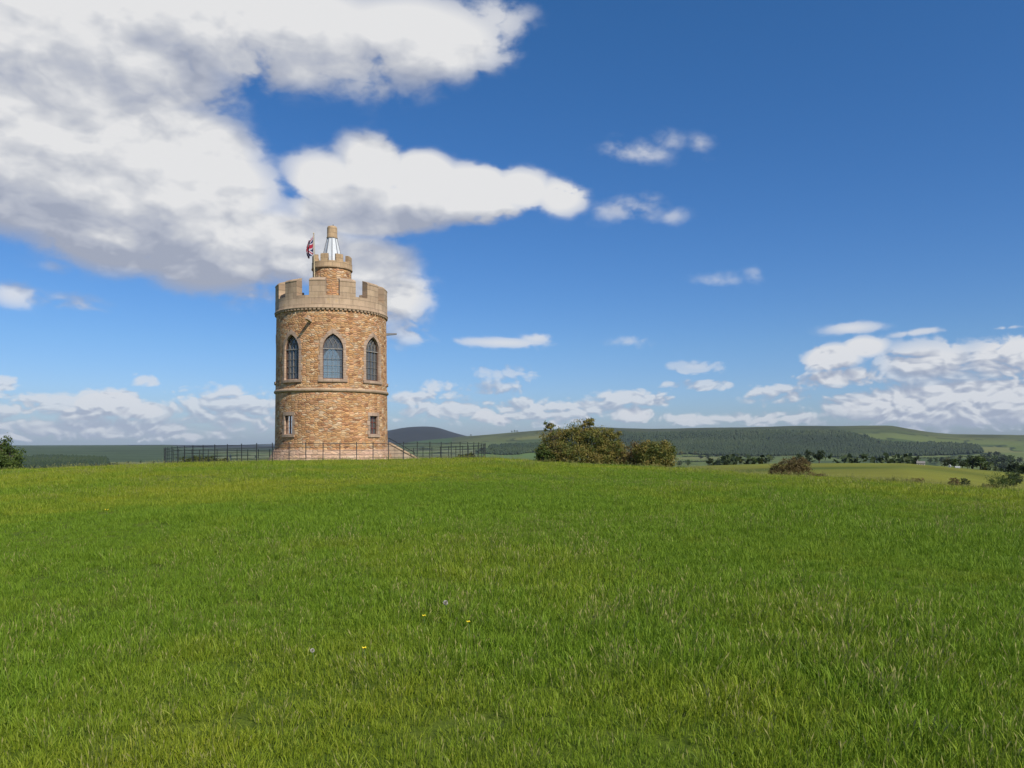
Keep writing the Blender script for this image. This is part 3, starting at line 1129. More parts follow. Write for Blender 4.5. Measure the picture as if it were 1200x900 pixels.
# door at the head of the stair
dr = MB(); radial_prism(dr, 96, arch_outline(1.02, 1.12, 3.30, 2.6), 3.70, 3.78)
door = dr.build('door', M_WOOD, tower)
h_ = MB(); h_.tube([cyl(101, 3.80, 2.15), cyl(101, 3.80, 2.32)], .018); h_.tube([cyl(101, 3.73, 2.30), cyl(101, 3.81, 2.30)], .012)
h_.build('handle', M_IRON, door)

# string course between the storeys
mb = MB()
r0 = Rw(5.1)
mb.lathe([(r0 - .08, Z(5.03)), (r0 + .05, Z(5.05)), (r0 + .105, Z(5.10)), (r0 + .115, Z(5.17)), (r0 + .09, Z(5.23)), (r0 + .03, Z(5.30)), (r0 - .08, Z(5.31))], 144, closed=True)
mb.build('string_course', M_ASH, tower, smooth=True)

# corbel table: small square corbels with dark gaps under the parapet
ct = empty('corbel_table'); ct.parent = tower
NC = 84
mb = MB(); mb.box((0, 0, 0), (.19, .17, .12)); co_ = mb.build('corbel', M_ASH, ct, bevel=.008)
for i in range(NC):
    a = 360 / NC * i
    if i:
        co_ = co_.copy(); COL.objects.link(co_)
    p_ = cyl(a, Rw(10.7) + .02, 10.705)
    co_.location = p_; co_.rotation_euler = (0, 0, R(a))

# parapet band with coping roll and twelve merlons
PR = 4.00
mb = MB()
mb.lathe([(3.88, Z(10.765)), (PR + .045, Z(10.765)), (PR + .06, Z(10.81)), (PR + .03, Z(10.88)), (PR, Z(10.92)), (PR, Z(11.66)), (3.40, Z(11.72)), (3.40, Z(10.86)), (3.6, Z(10.85))], 144, closed=True)
par = mb.build('parapet', M_ASH, tower, smooth=True)
for k in range(12):
    th = -15 + 30 * k + .4
    mb = MB()
    hwid = 8.2
    n = 4
    vs = []
    for i in range(n + 1):
        a = th - hwid + 2 * hwid * i / n
        for (r, z) in ((PR - .005, 11.655), (PR - .005, 12.62), (PR + .02, 12.64), (PR + .02, 12.70), (3.90, 12.82), (3.42, 12.98), (3.405, 11.70)):
            vs.append(cyl(a, r, z))
    fs = []
    kk = 7
    for i in range(n):
        for q_ in range(kk):
            q2 = (q_ + 1) % kk
            fs.append((kk * i + q_, kk * (i + 1) + q_, kk * (i + 1) + q2, kk * i + q2))
    fs += [tuple(range(kk)), tuple(kk * n + i for i in range(kk))[::-1]]
    mb.add(vs, fs)
    mb.build('merlon', M_ASH, par, bevel=.012)

# stair turret on the roof
mb = MB()
mb.lathe([(1.40, Z(10.95)), (1.385, Z(14.2)), (1.15, Z(14.2)), (1.15, Z(10.95))], 72, closed=True)
tur = mb.build('turret', M_RUBT, tower)
mb = MB()
mb.lathe([(1.3, Z(14.13)), (1.47, Z(14.15)), (1.48, Z(14.20)), (1.45, Z(14.25)), (1.445, Z(14.63)), (1.12, Z(14.66)), (1.12, Z(14.2))], 72, closed=True)
mb.build('turret_parapet', M_ASHT, tur, smooth=True)
for k in range(8):
    th = 22.5 - 1 + 45 * k
    mb = MB(); vs = []
    n = 3
    for i in range(n + 1):
        a = th - 11.5 + 23 * i / n
        for (r, z) in ((1.44, 14.62), (1.44, 15.08), (1.40, 15.15), (1.14, 15.18), (1.125, 14.64)):
            vs.append(cyl(a, r, z))
    kk = 5; fs = []
    for i in range(n):
        for q_ in range(kk):
            q2 = (q_ + 1) % kk
            fs.append((kk * i + q_, kk * (i + 1) + q_, kk * (i + 1) + q2, kk * i + q2))
    fs += [tuple(range(kk)), tuple(kk * n + i for i in range(kk))[::-1]]
    mb.add(vs, fs); mb.build('merlon', M_ASHT, tur, bevel=.01)
mb = MB(); mb.lathe([(.001, Z(14.30)), (1.14, Z(14.30)), (1.14, Z(14.36)), (.001, Z(14.38))], 32); mb.build('turret_roof', M_LEAD, tur)

# white glazed cone and its round stone cap
lan = empty('lantern'); lan.parent = tower
mb = MB(); NS = 10
mb.lathe([(.86, Z(14.34)), (.84, Z(14.50)), (.355, Z(16.56)), (.30, Z(16.56))], NS)
mb.build('lantern_panels', M_WHITE, lan)
for i in range(NS):
    a = 360 / NS * i
    mb = MB(); mb.tube([cyl(a, .87, 14.36), cyl(a, .85, 14.50), cyl(a, .365, 16.56)], [.036, .034, .024], 5)
    mb.build('rib', M_LEAD, lan)
mb = MB()
mb.lathe([(.001, Z(16.55)), (.40, Z(16.55)), (.405, Z(16.60)), (.37, Z(16.66)), (.365, Z(17.28)), (.35, Z(17.36)), (.30, Z(17.42)), (.18, Z(17.46)), (.001, Z(17.47))], 24)
mb.build('lantern_cap', M_ASHT, lan, smooth=True)
mb = MB(); mb.tube([cyl(20, .20, 17.40), cyl(20, .20, 17.52)], .03)
mb.build('lantern_vent', M_IRON, lan)

# water spouts
for th, z in ((-21.5, 9.95), (93, 9.72), (200, 9.8)):
    a = R(th)
    M_ = Matrix.Translation((0, 0, 0)) @ Matrix.Rotation(a, 4, 'Z')
    mb = MB()
    r1 = Rw(z)
    vs = []
    for (r, hwid, zb, zt) in ((r1 - .1, .11, z - .17, z + .02), (r1 + .80, .085, z - .06, z + .05)):
        for (i, j) in ((-1, zb), (1, zb), (1, zt), (-1, zt)):
            vs.append(M_ @ Vector((i * hwid, -r, Z(j))))
    mb.add(vs, [(0, 1, 2, 3), (7, 6, 5, 4), (0, 4, 5, 1), (1, 5, 6, 2), (2, 6, 7, 3), (3, 7, 4, 0)])
    mb.build('water_spout', M_LEAD if th > 0 else M_STEP, tower, bevel=.012)

# battered plinth
mb = MB()
mb.lathe([(3.6, Z(1.08)), (4.10, Z(1.075)), (4.14, Z(1.0)), (4.33, Z(.62)), (4.52, Z(.22)), (4.62, Z(-.3)), (3.6, Z(-.3))], 144, closed=True)
pl = mb.build('plinth', M_PLINTH, tower, smooth=True)

# entrance stair to the right, between sloping side walls
ST = empty('entrance_stair'); ST.parent = tower
SA = 92.0
a = R(SA)
rd = Vector((math.sin(a), -math.cos(a), 0)); tg = Vector((math.cos(a), math.sin(a), 0))
NSTEP = 6
mb = MB()
for i in range(NSTEP):
    ra = 4.0 + .34 * i; rb = 4.0 + .34 * (i + 1) + .02
    zt = 1.08 - .15 * i
    c0 = rd * ((ra + rb) / 2) + Vector((0, 0, (Z(zt) + Z(-.3)) / 2))
    M_ = Matrix.Translation(c0) @ Matrix.Rotation(a, 4, 'Z')
    mb.box(None, (1.3, rb - ra, zt + .3), m=M_)
mb.build('step', M_STEP, ST, bevel=.012)
for s in (-1, 1):
    mb = MB(); cp = MB()
    prof = [(3.9, -.4), (6.22, -.4), (6.22, .22), (6.08, .34), (4.15, 1.42), (3.9, 1.42)]
    vs = []
    for off_ in (.65 * s, .97 * s):
        for (r_, z_) in prof: vs.append(rd * r_ + tg * off_ + Vector((0, 0, Z(z_))))
    n = len(prof)
    mb.add(vs, [tuple(range(n)), tuple(range(n, 2 * n))[::-1]] + [(i, (i + 1) % n, n + (i + 1) % n, n + i) for i in range(n)])
    ck = mb.build('side_wall', M_STEP, ST)
    prof = [(6.30, .20), (6.30, .33), (6.12, .46), (4.17, 1.55), (3.9, 1.55), (3.9, 1.425), (4.13, 1.425), (6.06, .345)]
    vs = []
    for off_ in (.60 * s, 1.03 * s):
        for (r_, z_) in prof: vs.append(rd * r_ + tg * off_ + Vector((0, 0, Z(z_))))
    n = len(prof)
    cp.add(vs, [tuple(range(n)), tuple(range(n, 2 * n))[::-1]] + [(i, (i + 1) % n, n + (i + 1) % n, n + i) for i in range(n)])
    cp.build('coping', M_ASH, ST, bevel=.01)
    # iron handrail
    if s > 0:
        hr = MB()
        P_ = lambda r_, z_: rd * r_ + tg * (.80 * s) + Vector((0, 0, Z(z_)))
        hr.tube([P_(4.05, 1.86), P_(4.25, 1.86), P_(6.15, .80), P_(6.25, .45)], .025)
        for r_ in (4.6, 5.4):
            zc = 1.55 - (r_ - 4.17) * .56
            hr.tube([P_(r_, zc), P_(r_, zc + .16)], .018)
        hr.build('handrail', M_IRON, ST)

# ------------------------------------------------------------------ flagpole and flag
fp = cyl(-46, 1.66, 11.05)
Mt = Matrix.Translation((TX, TY, ZB)) @ Matrix.Rotation(TAZ, 4, 'Z')
fw = Mt @ fp
fpole = empty('flagpole', fw)
tag(fpole, 'slender pale flagpole rising beside the roof turret', 'flagpole')
top = Vector((-.10, 0, 16.55 - 11.05))
mb = MB(); mb.tube([(0, 0, 0), top * .5, top], [.048, .042, .028], 10); mb.build('pole', M_POLE, fpole, smooth=True)
mb = MB(); mb.lathe([(.001, -.05), (.045, -.03), (.055, .01), (.035, .05), (.001, .06)], 12); fin = mb.build('finial', M_POLE, fpole, smooth=True); fin.location = top
mb = MB(); mb.tube([(0.05, .0, .4), top + Vector((.05, 0, -.1))], .006, 4); mb.build('halyard', M_IRON, fpole)


def union_flag_mat():
    m, t, p, _ = material('union_flag_cloth')
    a1 = t.node('ShaderNodeAttribute', attribute_name='fu').outputs['Fac']
    a2 = t.node('ShaderNodeAttribute', attribute_name='fv').outputs['Fac']
    # fu 0..60, fv 0..30 on the unfolded flag
    u = t.m('SUBTRACT', a1, 30.0); v = t.m('SUBTRACT', a2, 15.0)
    blue = (.010, .014, .075); red = (.36, .012, .035); white = (.50, .48, .52)
    d1 = t.m('ABSOLUTE', t.m('MULTIPLY', t.m('SUBTRACT', u, t.m('MULTIPLY', v, 2.0)), .4472))
    d2 = t.m('ABSOLUTE', t.m('MULTIPLY', t.m('ADD', u, t.m('MULTIPLY', v, 2.0)), .4472))
    dm = t.m('MINIMUM', d1, d2)
    c = t.mix(t.m('LESS_THAN', dm, 3.0), blue, white)
    c = t.mix(t.m('LESS_THAN', dm, 1.0), c, red)
    cr = t.m('MINIMUM', t.m('ABSOLUTE', u), t.m('ABSOLUTE', v))
    c = t.mix(t.m('LESS_THAN', cr, 5.0), c, white)
    c = t.mix(t.m('LESS_THAN', cr, 3.0), c, red)
    t.put(p.inputs['Base Color'], c)
    p.inputs['Roughness'].default_value = .8
    return m


def build_flag():
    nu, nv = 60, 36
    vs = []; fu = []; fv = []
    H = 1.30; L = 1.9
    for j in range(nv + 1):
        for i in range(nu + 1):
            s = i / nu; v = j / nv
            # a limp flag: the fly hangs down in folds next to the pole and is blown a little to the left
            droop = s ** .6 * (.95 + .05 * (1 - v))
            xo = -.62 * math.sin(min(1, s * 1.25) * math.pi * .5) * (.35 + .65 * (1 - (1 - v) * .2)) * (1 - .30 * s)
            fold = .16 * math.sin(s * 17 + v * 2.5) * min(1, s * 4)
            fold2 = .06 * math.sin(s * 9 + 2)
            x = xo * (.55 + .45 * math.cos((v - .45) * 2.4)) + fold2 * s
            y = fold + .05 * s
            zz = -.05 - (1 - v) * H * (1 - .20 * s) - droop * .62
            vs.append((x, y, zz)); fu.append(s * 60); fv.append(v * 30)
    fs = []
    for j in range(nv):
        for i in range(nu):
            a_ = j * (nu + 1) + i
            fs.append((a_, a_ + 1, a_ + nu + 2, a_ + nu + 1))
    o = mesh_np('flag', vs, np.array(fs), union_flag_mat(), None, {'fu': fu, 'fv': fv}, smooth=True)
    sd = o.modifiers.new('thickness', 'SOLIDIFY'); sd.thickness = .006
    return o


flag = build_flag()
flag.location = fw + top + Vector((-.03, -.03, -.10))
tag(flag, 'red white and blue Union flag hanging limp from the flagpole', 'flag')

# ------------------------------------------------------------------ iron fence round the tower
FR = 11.25
fence = empty('railing_fence', (TX, TY, 0), TAZ)
tag(fence, 'low black iron rail fence circling the stone tower', 'fence')
NP = 72
post_me = None
rails_h = (.22, .44, .66, .88, 1.08)


def fence_pt(th):
    a = R(th)
    l = Vector((FR * math.sin(a), -FR * math.cos(a), 0))
    w = Matrix.Rotation(TAZ, 4, 'Z') @ l
    g = ground(w.x + TX, w.y + TY)
    return l, g


for i in range(NP):
    th = 2.3 + 360 / NP * i
    l, g = fence_pt(th)
    if post_me is None:
        mb = MB()
        mb.box((0, 0, .425), (.046, .030, 1.45))
        mb.box((0, 0, 1.155), (.07, .045, .02))
        po = mb.build('post', M_IRON, fence, bevel=.004)
        post_me = po.data
    else:
        po = bpy.data.objects.new('post', post_me); COL.objects.link(po); po.parent = fence
    po.location = (l.x, l.y, g)
    po.rotation_euler = (R(random.Random(i).uniform(-.8, .8)), R(random.Random(i + 99).uniform(-.8, .8)), R(th))
for hh in rails_h:
    mb = MB()
    NN = 144
    for i in range(NN):
        p0, g0 = fence_pt(2.3 + 360 / NN * i); p1, g1 = fence_pt(2.3 + 360 / NN * (i + 1))
        A = Vector((p0.x, p0.y, g0 + hh)); B = Vector((p1.x, p1.y, g1 + hh))
        d = (B - A).normalized(); o_ = Vector((p0.x, p0.y, 0)).normalized() * .006; u_ = Vector((0, 0, .011 if hh < 1 else .016))
        off_ = Vector((p0.x, p0.y, 0)).normalized() * .0
        mb.add([A - o_ - u_, A + o_ - u_, A + o_ + u_, A - o_ + u_, B - o_ - u_, B + o_ - u_, B + o_ + u_, B - o_ + u_],
               [(0, 4, 5, 1), (1, 5, 6, 2), (2, 6, 7, 3), (3, 7, 4, 0)])
    mb.build('rail', M_IRON, fence)

# pale marker post just behind the fence
pm = at(270, 70.0)
mb = MB(); mb.box((0, 0, .35), (.13, .11, .95)); mb.box((0, 0, .86), (.10, .08, .06))
mp = mb.build('marker_post', mat_plain('weathered_pale_wood', (.50, .48, .38), .8), bevel=.01)
mp.location = pm
tag(mp, 'short pale wooden post behind the fence left of the tower', 'post')

# ------------------------------------------------------------------ plants


def leaf_cards(P, N, size, g, stretch=1.5):
    """two crossed... one rhombic leaf card per point, loosely facing outwards"""
    n = len(P)
    rnd = g.normal(size=(n, 3)); rnd /= np.linalg.norm(rnd, axis=1)[:, None]
    nn = N * .55 + rnd * .75
    nn /= np.linalg.norm(nn, axis=1)[:, None]
    t1 = np.cross(nn, g.normal(size=(n, 3))); t1 /= np.linalg.norm(t1, axis=1)[:, None]
    t2 = np.cross(nn, t1)
    s = size * g.uniform(.6, 1.35, n)[:, None]
    a = P + t1 * s * stretch * .5; b = P + t2 * s * .5; c = P - t1 * s * stretch * .5; d = P - t2 * s * .5 + nn * s * .12
    V = np.stack([a, b, c, d], 1).reshape(-1, 3)
    Fc = np.arange(4 * n).reshape(n, 4)
    tone = np.repeat(g.uniform(0, 1, n), 4)
    return V, Fc, tone


def crown_points(lobes, n, g, shell=.55, hollow=.25):
    """lobes: (cx,cy,cz,rx,ry,rz); leaf positions gathered in small clumps on and inside lobes"""
    L = np.array(lobes, float)
    vol = (L[:, 3] * L[:, 4] * L[:, 5]) ** .7
    nc = max(70, n // 55)
    li = g.choice(len(L), nc, p=vol / vol.sum())
    d = g.normal(size=(nc, 3)); d /= np.linalg.norm(d, axis=1)[:, None]
    rr = shell + (1.05 - shell) * g.uniform(0, 1, nc) ** .6
    rr[g.uniform(size=nc) < hollow] *= .7
    rr[g.uniform(size=nc) < .06] *= 1.12
    C = L[li, :3] + d * rr[:, None] * L[li, 3:]
    cr = (L[li, 3:].mean(1)) * g.uniform(.09, .21, nc)
    k = g.integers(0, nc, n)
    off = g.normal(size=(n, 3)) * cr[k][:, None] * np.array([1, 1, .75])
    P = C[k] + off
    N = (P - L[li[k], :3]) / L[li[k], 3:]
    N /= np.maximum(np.linalg.norm(N, axis=1), 1e-6)[:, None]
    tone_c = g.uniform(0, 1, nc)[k]
    return P, N, tone_c


def limbs(mb, base, targets, r0, g, n=6):
    for tg_ in targets:
        b = Vector(base) + Vector((g.uniform(-.1, .1), g.uniform(-.1, .1), 0)) * r0 * 8
        e = Vector(tg_)
        pts = []; rads = []
        for i in range(n + 1):
            s = i / n
            p_ = b.lerp(e, s) + Vector((g.normal(), g.normal(), g.normal() * .5)) * (e - b).length * .035 * math.sin(s * math.pi)
            p_.z = b.z + (e.z - b.z) * (s ** .8)
            pts.append(p_); rads.append(max(r0 * (1 - s) ** .8, r0 * .12))
        mb.tube(pts, rads, 5)


def plant_meshes(lobes, n, size, leafmat, seed, trunk_h=0.0, r0=.05, twigs=0, bare=0):
    g = np.random.default_rng(seed)
    P, N, tc = crown_points(lobes, n, g)
    keep = P[:, 2] > .02
    P, N, tc = P[keep], N[keep], tc[keep]
    V, Fc, tone = leaf_cards(P, N, size, g)
    tone = .3 * tone + .7 * np.repeat(tc, 4)
    cr = bpy.data.meshes.new('crown')
    tmp = mesh_np('crown', V, Fc, leafmat, None, {'tone': tone})
    cr = tmp.data; bpy.data.objects.remove(tmp)
    mb = MB()
    L = np.array(lobes)
    base = (float(L[:, 0].mean()) if trunk_h else 0, float(L[:, 1].mean()) if trunk_h else 0, 0)
    tops = [(l[0], l[1], l[2] + .3 * l[5]) for l in lobes]
    if trunk_h:
        mb.tube([(base[0], base[1], -.4), (base[0], base[1], trunk_h * .5), (base[0] + .05, base[1], trunk_h)], [r0 * 1.3, r0, r0 * .8], 8)
        limbs(mb, (base[0], base[1], trunk_h * .85), tops, r0 * .6, g)
    else:
        for l in lobes:
            b = (l[0] * .8, l[1] * .8, -.15)
            limbs(mb, b, [(l[0] + g.uniform(-.5, .5) * l[3], l[1] + g.uniform(-.5, .5) * l[4], l[2] + g.uniform(.1, .8) * l[5]) for _ in range(3)], r0, g)
    for i in range(bare):       # bare twigs poking out of the crown
        l = lobes[int(g.integers(len(lobes)))]
        d = Vector((g.normal(), g.normal(), abs(g.normal()) + .6)).normalized()
        c = Vector(l[:3])
        e = c + Vector((d.x * l[3], d.y * l[4], d.z * l[5])) * g.uniform(1.0, 1.22)
        mb.tube([c, c.lerp(e, .6) + Vector((g.normal(), g.normal(), 0)) * .05, e], [r0 * .35, r0 * .2, r0 * .08], 4)
    tmp = mb.build('branches', M_BARK)
    tr = tmp.data; bpy.data.objects.remove(tmp)
    return cr, tr


def plant(name, loc, meshes, label, cat, group=None, rz=0.0, sc=1.0, woody='branches', scz=None):
    r_ = empty(name, loc, rz)
    r_.scale = (sc, sc, scz or sc)
    tag(r_, label, cat, group)
    for nm, me in (('crown', meshes[0]), (woody, meshes[1])):
        o = bpy.data.objects.new(nm, me); COL.objects.link(o); o.parent = r_
    return r_


def px_lobes(cx_px, rr, defs):
    """lobes given in photo pixels (dx, height above base, rx, rz), depth radius as rx"""
    k = rr * math.cos(float(px_az(cx_px))) / F
    out_ = []
    for (dx, h, rx, rz_, dy) in defs:
        out_.append((dx * k, dy, h * k, rx * k, max(rx * k * .8, .4), rz_ * k))
    return out_


# the hawthorn thicket on the crest: two bushes and two smaller ones beside them
RB = 52.0
b1 = plant_meshes(px_lobes(672, RB, [(-28, 13, 17, 15, 0), (-20, 30, 18, 13, .3), (-29, 46, 7, 6, .2), (18, 48, 9, 7, .1), (0, 28, 22, 18, 0), (12, 40, 17, 12, .3), (24, 30, 19, 17, -.2), (4, 12, 24, 14, -.5), (30, 12, 17, 14, -.5), (-10, 14, 20, 14, -.6)]), 30000, .060, M_HAW, 3, r0=.06, bare=80)
plant('hawthorn_bush', at(672, RB, .05), b1, 'large russet and green hawthorn bush, tallest of the thicket right of the tower', 'bush', 'bushes of the crest thicket')
b2 = plant_meshes(px_lobes(718, RB, [(-8, 26, 16, 17, 0), (3, 20, 15, 15, 0), (-2, 38, 12, 9, 0), (8, 10, 16, 12, -.4), (-10, 10, 15, 12, -.4)]), 15000, .060, M_HAW, 4, r0=.05, bare=18)
plant('hawthorn_bush', at(718, RB + .5, .05), b2, 'upright brownish hawthorn bush between the tallest bush and the low rounded one', 'bush', 'bushes of the crest thicket')
b3 = plant_meshes(px_lobes(770, RB, [(0, 16, 20, 16, 0), (8, 22, 14, 10, 0), (-10, 20, 14, 13, .2), (0, 9, 20, 11, -.3)]), 17000, .060, M_HAW, 5, r0=.045, bare=16)
plant('hawthorn_bush', at(769, RB - 1, .05), b3, 'low rounded hawthorn bush at the right end of the thicket', 'bush', 'bushes of the crest thicket')
b4 = plant_meshes(px_lobes(740, RB, [(-4, 10, 14, 12, 0), (5, 22, 12, 10, .6), (8, 10, 14, 11, 0)]), 8000, .060, M_HAWB, 6, r0=.04, bare=8)
plant('hawthorn_bush', at(744, RB, .05), b4, 'small russet hawthorn bush filling the gap inside the thicket', 'bush', 'bushes of the crest thicket')
b5 = plant_meshes(px_lobes(645, RB, [(0, 8, 13, 10, 0), (-6, 14, 9, 8, 0), (8, 10, 11, 10, .3)]), 6500, .058, M_GREEN, 8, r0=.035, bare=6)
plant('hawthorn_bush', at(641, RB - .5, .05), b5, 'low green bush at the left foot of the thicket', 'bush', 'bushes of the crest thicket')

# russet bush further right
RC = 50.0
c1 = plant_meshes(px_lobes(928, RC, [(0, 13, 17, 11, 0), (9, 18, 12, 9, 0), (-10, 11, 13, 9, .2), (-17, 7, 9, 6, 0), (14, 9, 10, 9, -.2)]), 12000, .045, M_HAWB, 9, r0=.03, bare=36)
plant('hawthorn_bush', at(928, RC, .04), c1, 'single russet bush on the crest in front of the dark far tree', 'bush')
c2 = plant_meshes(px_lobes(955, RC, [(0, 4, 10, 4, 0), (6, 5, 6, 3.5, 0)]), 2400, .042, M_HAWB, 10, r0=.02, bare=4)
plant('hawthorn_bush', at(957, RC, .03), c2, 'tiny dark bush at the right foot of the single russet bush', 'bush')

# tree at the left edge of the photograph
RL = 64.0
lt = plant_meshes(px_lobes(-6, RL, [(-20, 26, 30, 22, 0), (0, 34, 20, 16, 0), (18, 22, 18, 14, 0), (8, 14, 26, 15, -.8), (-40, 34, 30, 26, 0), (-20, 44, 16, 10, 0)]), 26000, .085, M_GREEN, 14, trunk_h=.8, r0=.12, bare=16)
plant('broadleaf_tree', at(-8, RL, .35), lt, 'leafy green tree cut off by the left edge of the view', 'tree', woody='trunk')

# low gorse behind the fence
for i, (px_, rr_, w_, h_, lab) in enumerate(((222, 72, 14, 11, 'green gorse clump behind the left end of the fence'),
                                            (243, 71, 15, 12, 'yellowish gorse clump behind the fence, nearer the tower than its neighbour'),
                                            (262, 72, 9, 7, 'low gorse clump next to the pale marker post'),
                                            (547, 71, 13, 9, 'low gorse clump behind the right end of the fence'),
                                            (512, 73, 5, 5, 'tiny gorse clump behind the fence between tower and right fence end'))):
    me_ = plant_meshes(px_lobes(px_, rr_, [(-w_ * .4, h_ * .5, w_ * .6, h_ * .55, 0), (w_ * .35, h_ * .6, w_ * .6, h_ * .5, 0), (0, h_ * .4, w_ * .8, h_ * .5, -.2)]), 2200, .075, M_GORSE, 30 + i, r0=.025)
    plant('gorse_bush', at(px_, rr_, .05), me_, lab, 'bush', 'gorse clumps behind the fence')

# ------------------------------------------------------------------ bushes in the dip to the right
dips = [(992, 568, 11, 7, M_DKGREEN, 'tiny dark bush in the dip, leftmost of the row on the right'),
        (1045, 569, 11, 8, M_HAW, 'small bush in the dip below the shoulder field, second from the left'),
        (1071, 570, 16, 9, M_HAWB, 'broad low brown bush in the dip between two small round bushes'),
        (1118, 570, 8, 9, M_HAWB, 'narrow brown bush just left of the dark round bush in the dip'),
        (1129, 571, 11, 10, M_DKGREEN, 'dark round bush in the dip, right of the narrow brown bush'),
        (1174, 575, 22, 20, M_GREEN, 'biggest pale green bush at the right end of the dip'),
        (1188, 572, 14, 17, M_DKGREEN, 'dark green bush partly hidden behind the biggest pale green bush'),
        (1157, 574, 12, 6, M_HAW, 'low patchy bush left of the biggest green bush')]
for i, (px_, py_, w_, h_, mt_, lab) in enumerate(dips):
    p_ = ground_at(px_, py_ - (2 if i == 6 else 0), 78)
    rr_ = math.hypot(p_.x, p_.y)
    me_ = plant_meshes(px_lobes(px_, rr_, [(-w_ * .3, h_ * .55, w_ * .5, h_ * .5, 0), (w_ * .25, h_ * .65, w_ * .45, h_ * .5, 0), (0, h_ * .4, w_ * .62, h_ * .45, 0)]), 1800 if i < 5 else 4200, .10, mt_, 50 + i, r0=.03)
    plant('scrub_bush', p_ - Vector((0, 0, .05)), me_, lab, 'bush', 'scrub bushes in the dip on the right')

# ------------------------------------------------------------------ far trees
TREE_V = []
for s_ in range(6):
    g = np.random.default_rng(200 + s_)
    H_ = 1.0
    lob = []
    for k in range(7):
        aa = g.uniform(0, 6.28); rr_ = g.uniform(.0, .24)
        lob.append((rr_ * math.cos(aa), rr_ * math.sin(aa), g.uniform(.28, .78), g.uniform(.17, .27), g.uniform(.17, .27), g.uniform(.13, .22)))
    lob.append((0, 0, .46, .32, .32, .36))
    mt_ = (M_DKGREEN, M_GREEN, M_DKGREEN, M_HAW, M_DKGREEN, M_GREEN)[s_]
    TREE_V.append(plant_meshes(lob, 900, .055, mt_, 300 + s_, trunk_h=.18, r0=.028))


def far_tree(px_, py_, hpx, v, label, group, wide=1.0, name='broadleaf_tree', r0_=300):
    p_ = ground_at(px_, py_, r0_)
    k = p_.y / F
    hh = hpx * k
    t_ = plant(name, p_ - Vector((0, 0, .1)), TREE_V[v], label, 'tree', group, rz=(px_ * 1.7) % 6.28, sc=hh * wide, woody='trunk', scz=hh)
    return t_


# dark pair beyond the shoulder, behind the russet bush
far_tree(949, 548, 18, 0, 'dark far tree just right of the russet bush, left one of the close pair', 'dark trees beyond the shoulder field', 1.1)
far_tree(961, 547, 18, 4, 'dark far tree right of the russet bush, right one of the close pair', 'dark trees beyond the shoulder field', 1.25)
far_tree(936, 546, 14, 2, 'dark far tree whose top shows above the russet bush', 'dark trees beyond the shoulder field', 1.0)
# tree behind the cottage
far_tree(1073, 547, 11, 0, 'dark round far tree right behind the little pale cottage', 'trees by the cottage', 1.3)

g = np.random.default_rng(77)
# belts of trees in the valley (right): numbers read from the photograph's rows
belts = [
    ('trees of the farm belt at the right', [(1106, 551, 9), (1113, 550, 11), (1119, 552, 13), (1127, 551, 12), (1133, 553, 14), (1141, 552, 17), (1149, 552, 19), (1157, 551, 16), (1164, 548, 17), (1172, 552, 18), (1178, 553, 13), (1184, 545, 14), (1190, 552, 10)]),
    ('trees of the middle belt at the right', [(1090, 543, 8), (1097, 543, 8), (1104, 543, 9), (1110, 543, 9), (1125, 542, 10), (1136, 541, 10), (1153, 540, 10), (1160, 539, 11), (1168, 539, 11), (1176, 541, 10), (1186, 542, 9), (1195, 543, 9)]),
    ('trees at the far right edge', [(1189, 564, 16), (1194, 562, 12), (1198, 563, 14), (1180, 560, 8), (1166, 558, 7), (1155, 557, 6), (1204, 563, 16), (1212, 561, 14)]),
    ('trees along the valley hedges', [(797, 546, 7), (806, 546, 9), (832, 547, 10), (834, 543, 6), (850, 546, 8), (868, 546, 8), (872, 544, 7), (877, 545, 9), (884, 545, 10), (891, 545, 9), (898, 543, 8), (904, 541, 8), (821, 538, 6), (829, 538, 6), (840, 536, 5), (985, 535, 4), (995, 536, 4), (1030, 536, 5), (1034, 536, 4), (1012, 536, 5), (790, 535, 8), (785, 536, 8), (798, 533, 6), (815, 533, 5), (855, 535, 5), (865, 536, 6), (875, 537, 6)]),
    ('scattered trees of the left valley', [(604, 531, 4), (612, 530, 4), (618, 531, 3), (575, 530, 6), (580, 531, 5), (586, 531, 5), (592, 530, 5), (597, 530, 4), (565, 531, 7), (150, 543, 3), (165, 543, 4), (180, 544, 4), (137, 545, 4), (300, 537, 4), (318, 536, 4)]),
]
belt_label = {
    'trees of the farm belt at the right': 'dark broadleaf tree in the farm belt round the pale sheds',
    'trees of the middle belt at the right': 'small distant tree in the belt just above the farm belt',
    'trees at the far right edge': 'dark tree low at the right edge, below the farm belt',
    'trees along the valley hedges': 'tiny dark tree along the valley hedges between the thicket and the cottage',
    'scattered trees of the left valley': 'tiny tree in the valley seen past the fence, left of the thicket'}
for gname, lst in belts:
    for i, (px_, py_, hh_) in enumerate(lst):
        v = int(g.integers(0, 6))
        far_tree(px_, py_, hh_, v, belt_label[gname], gname, float(g.uniform(.9, 1.5)), r0_=300)

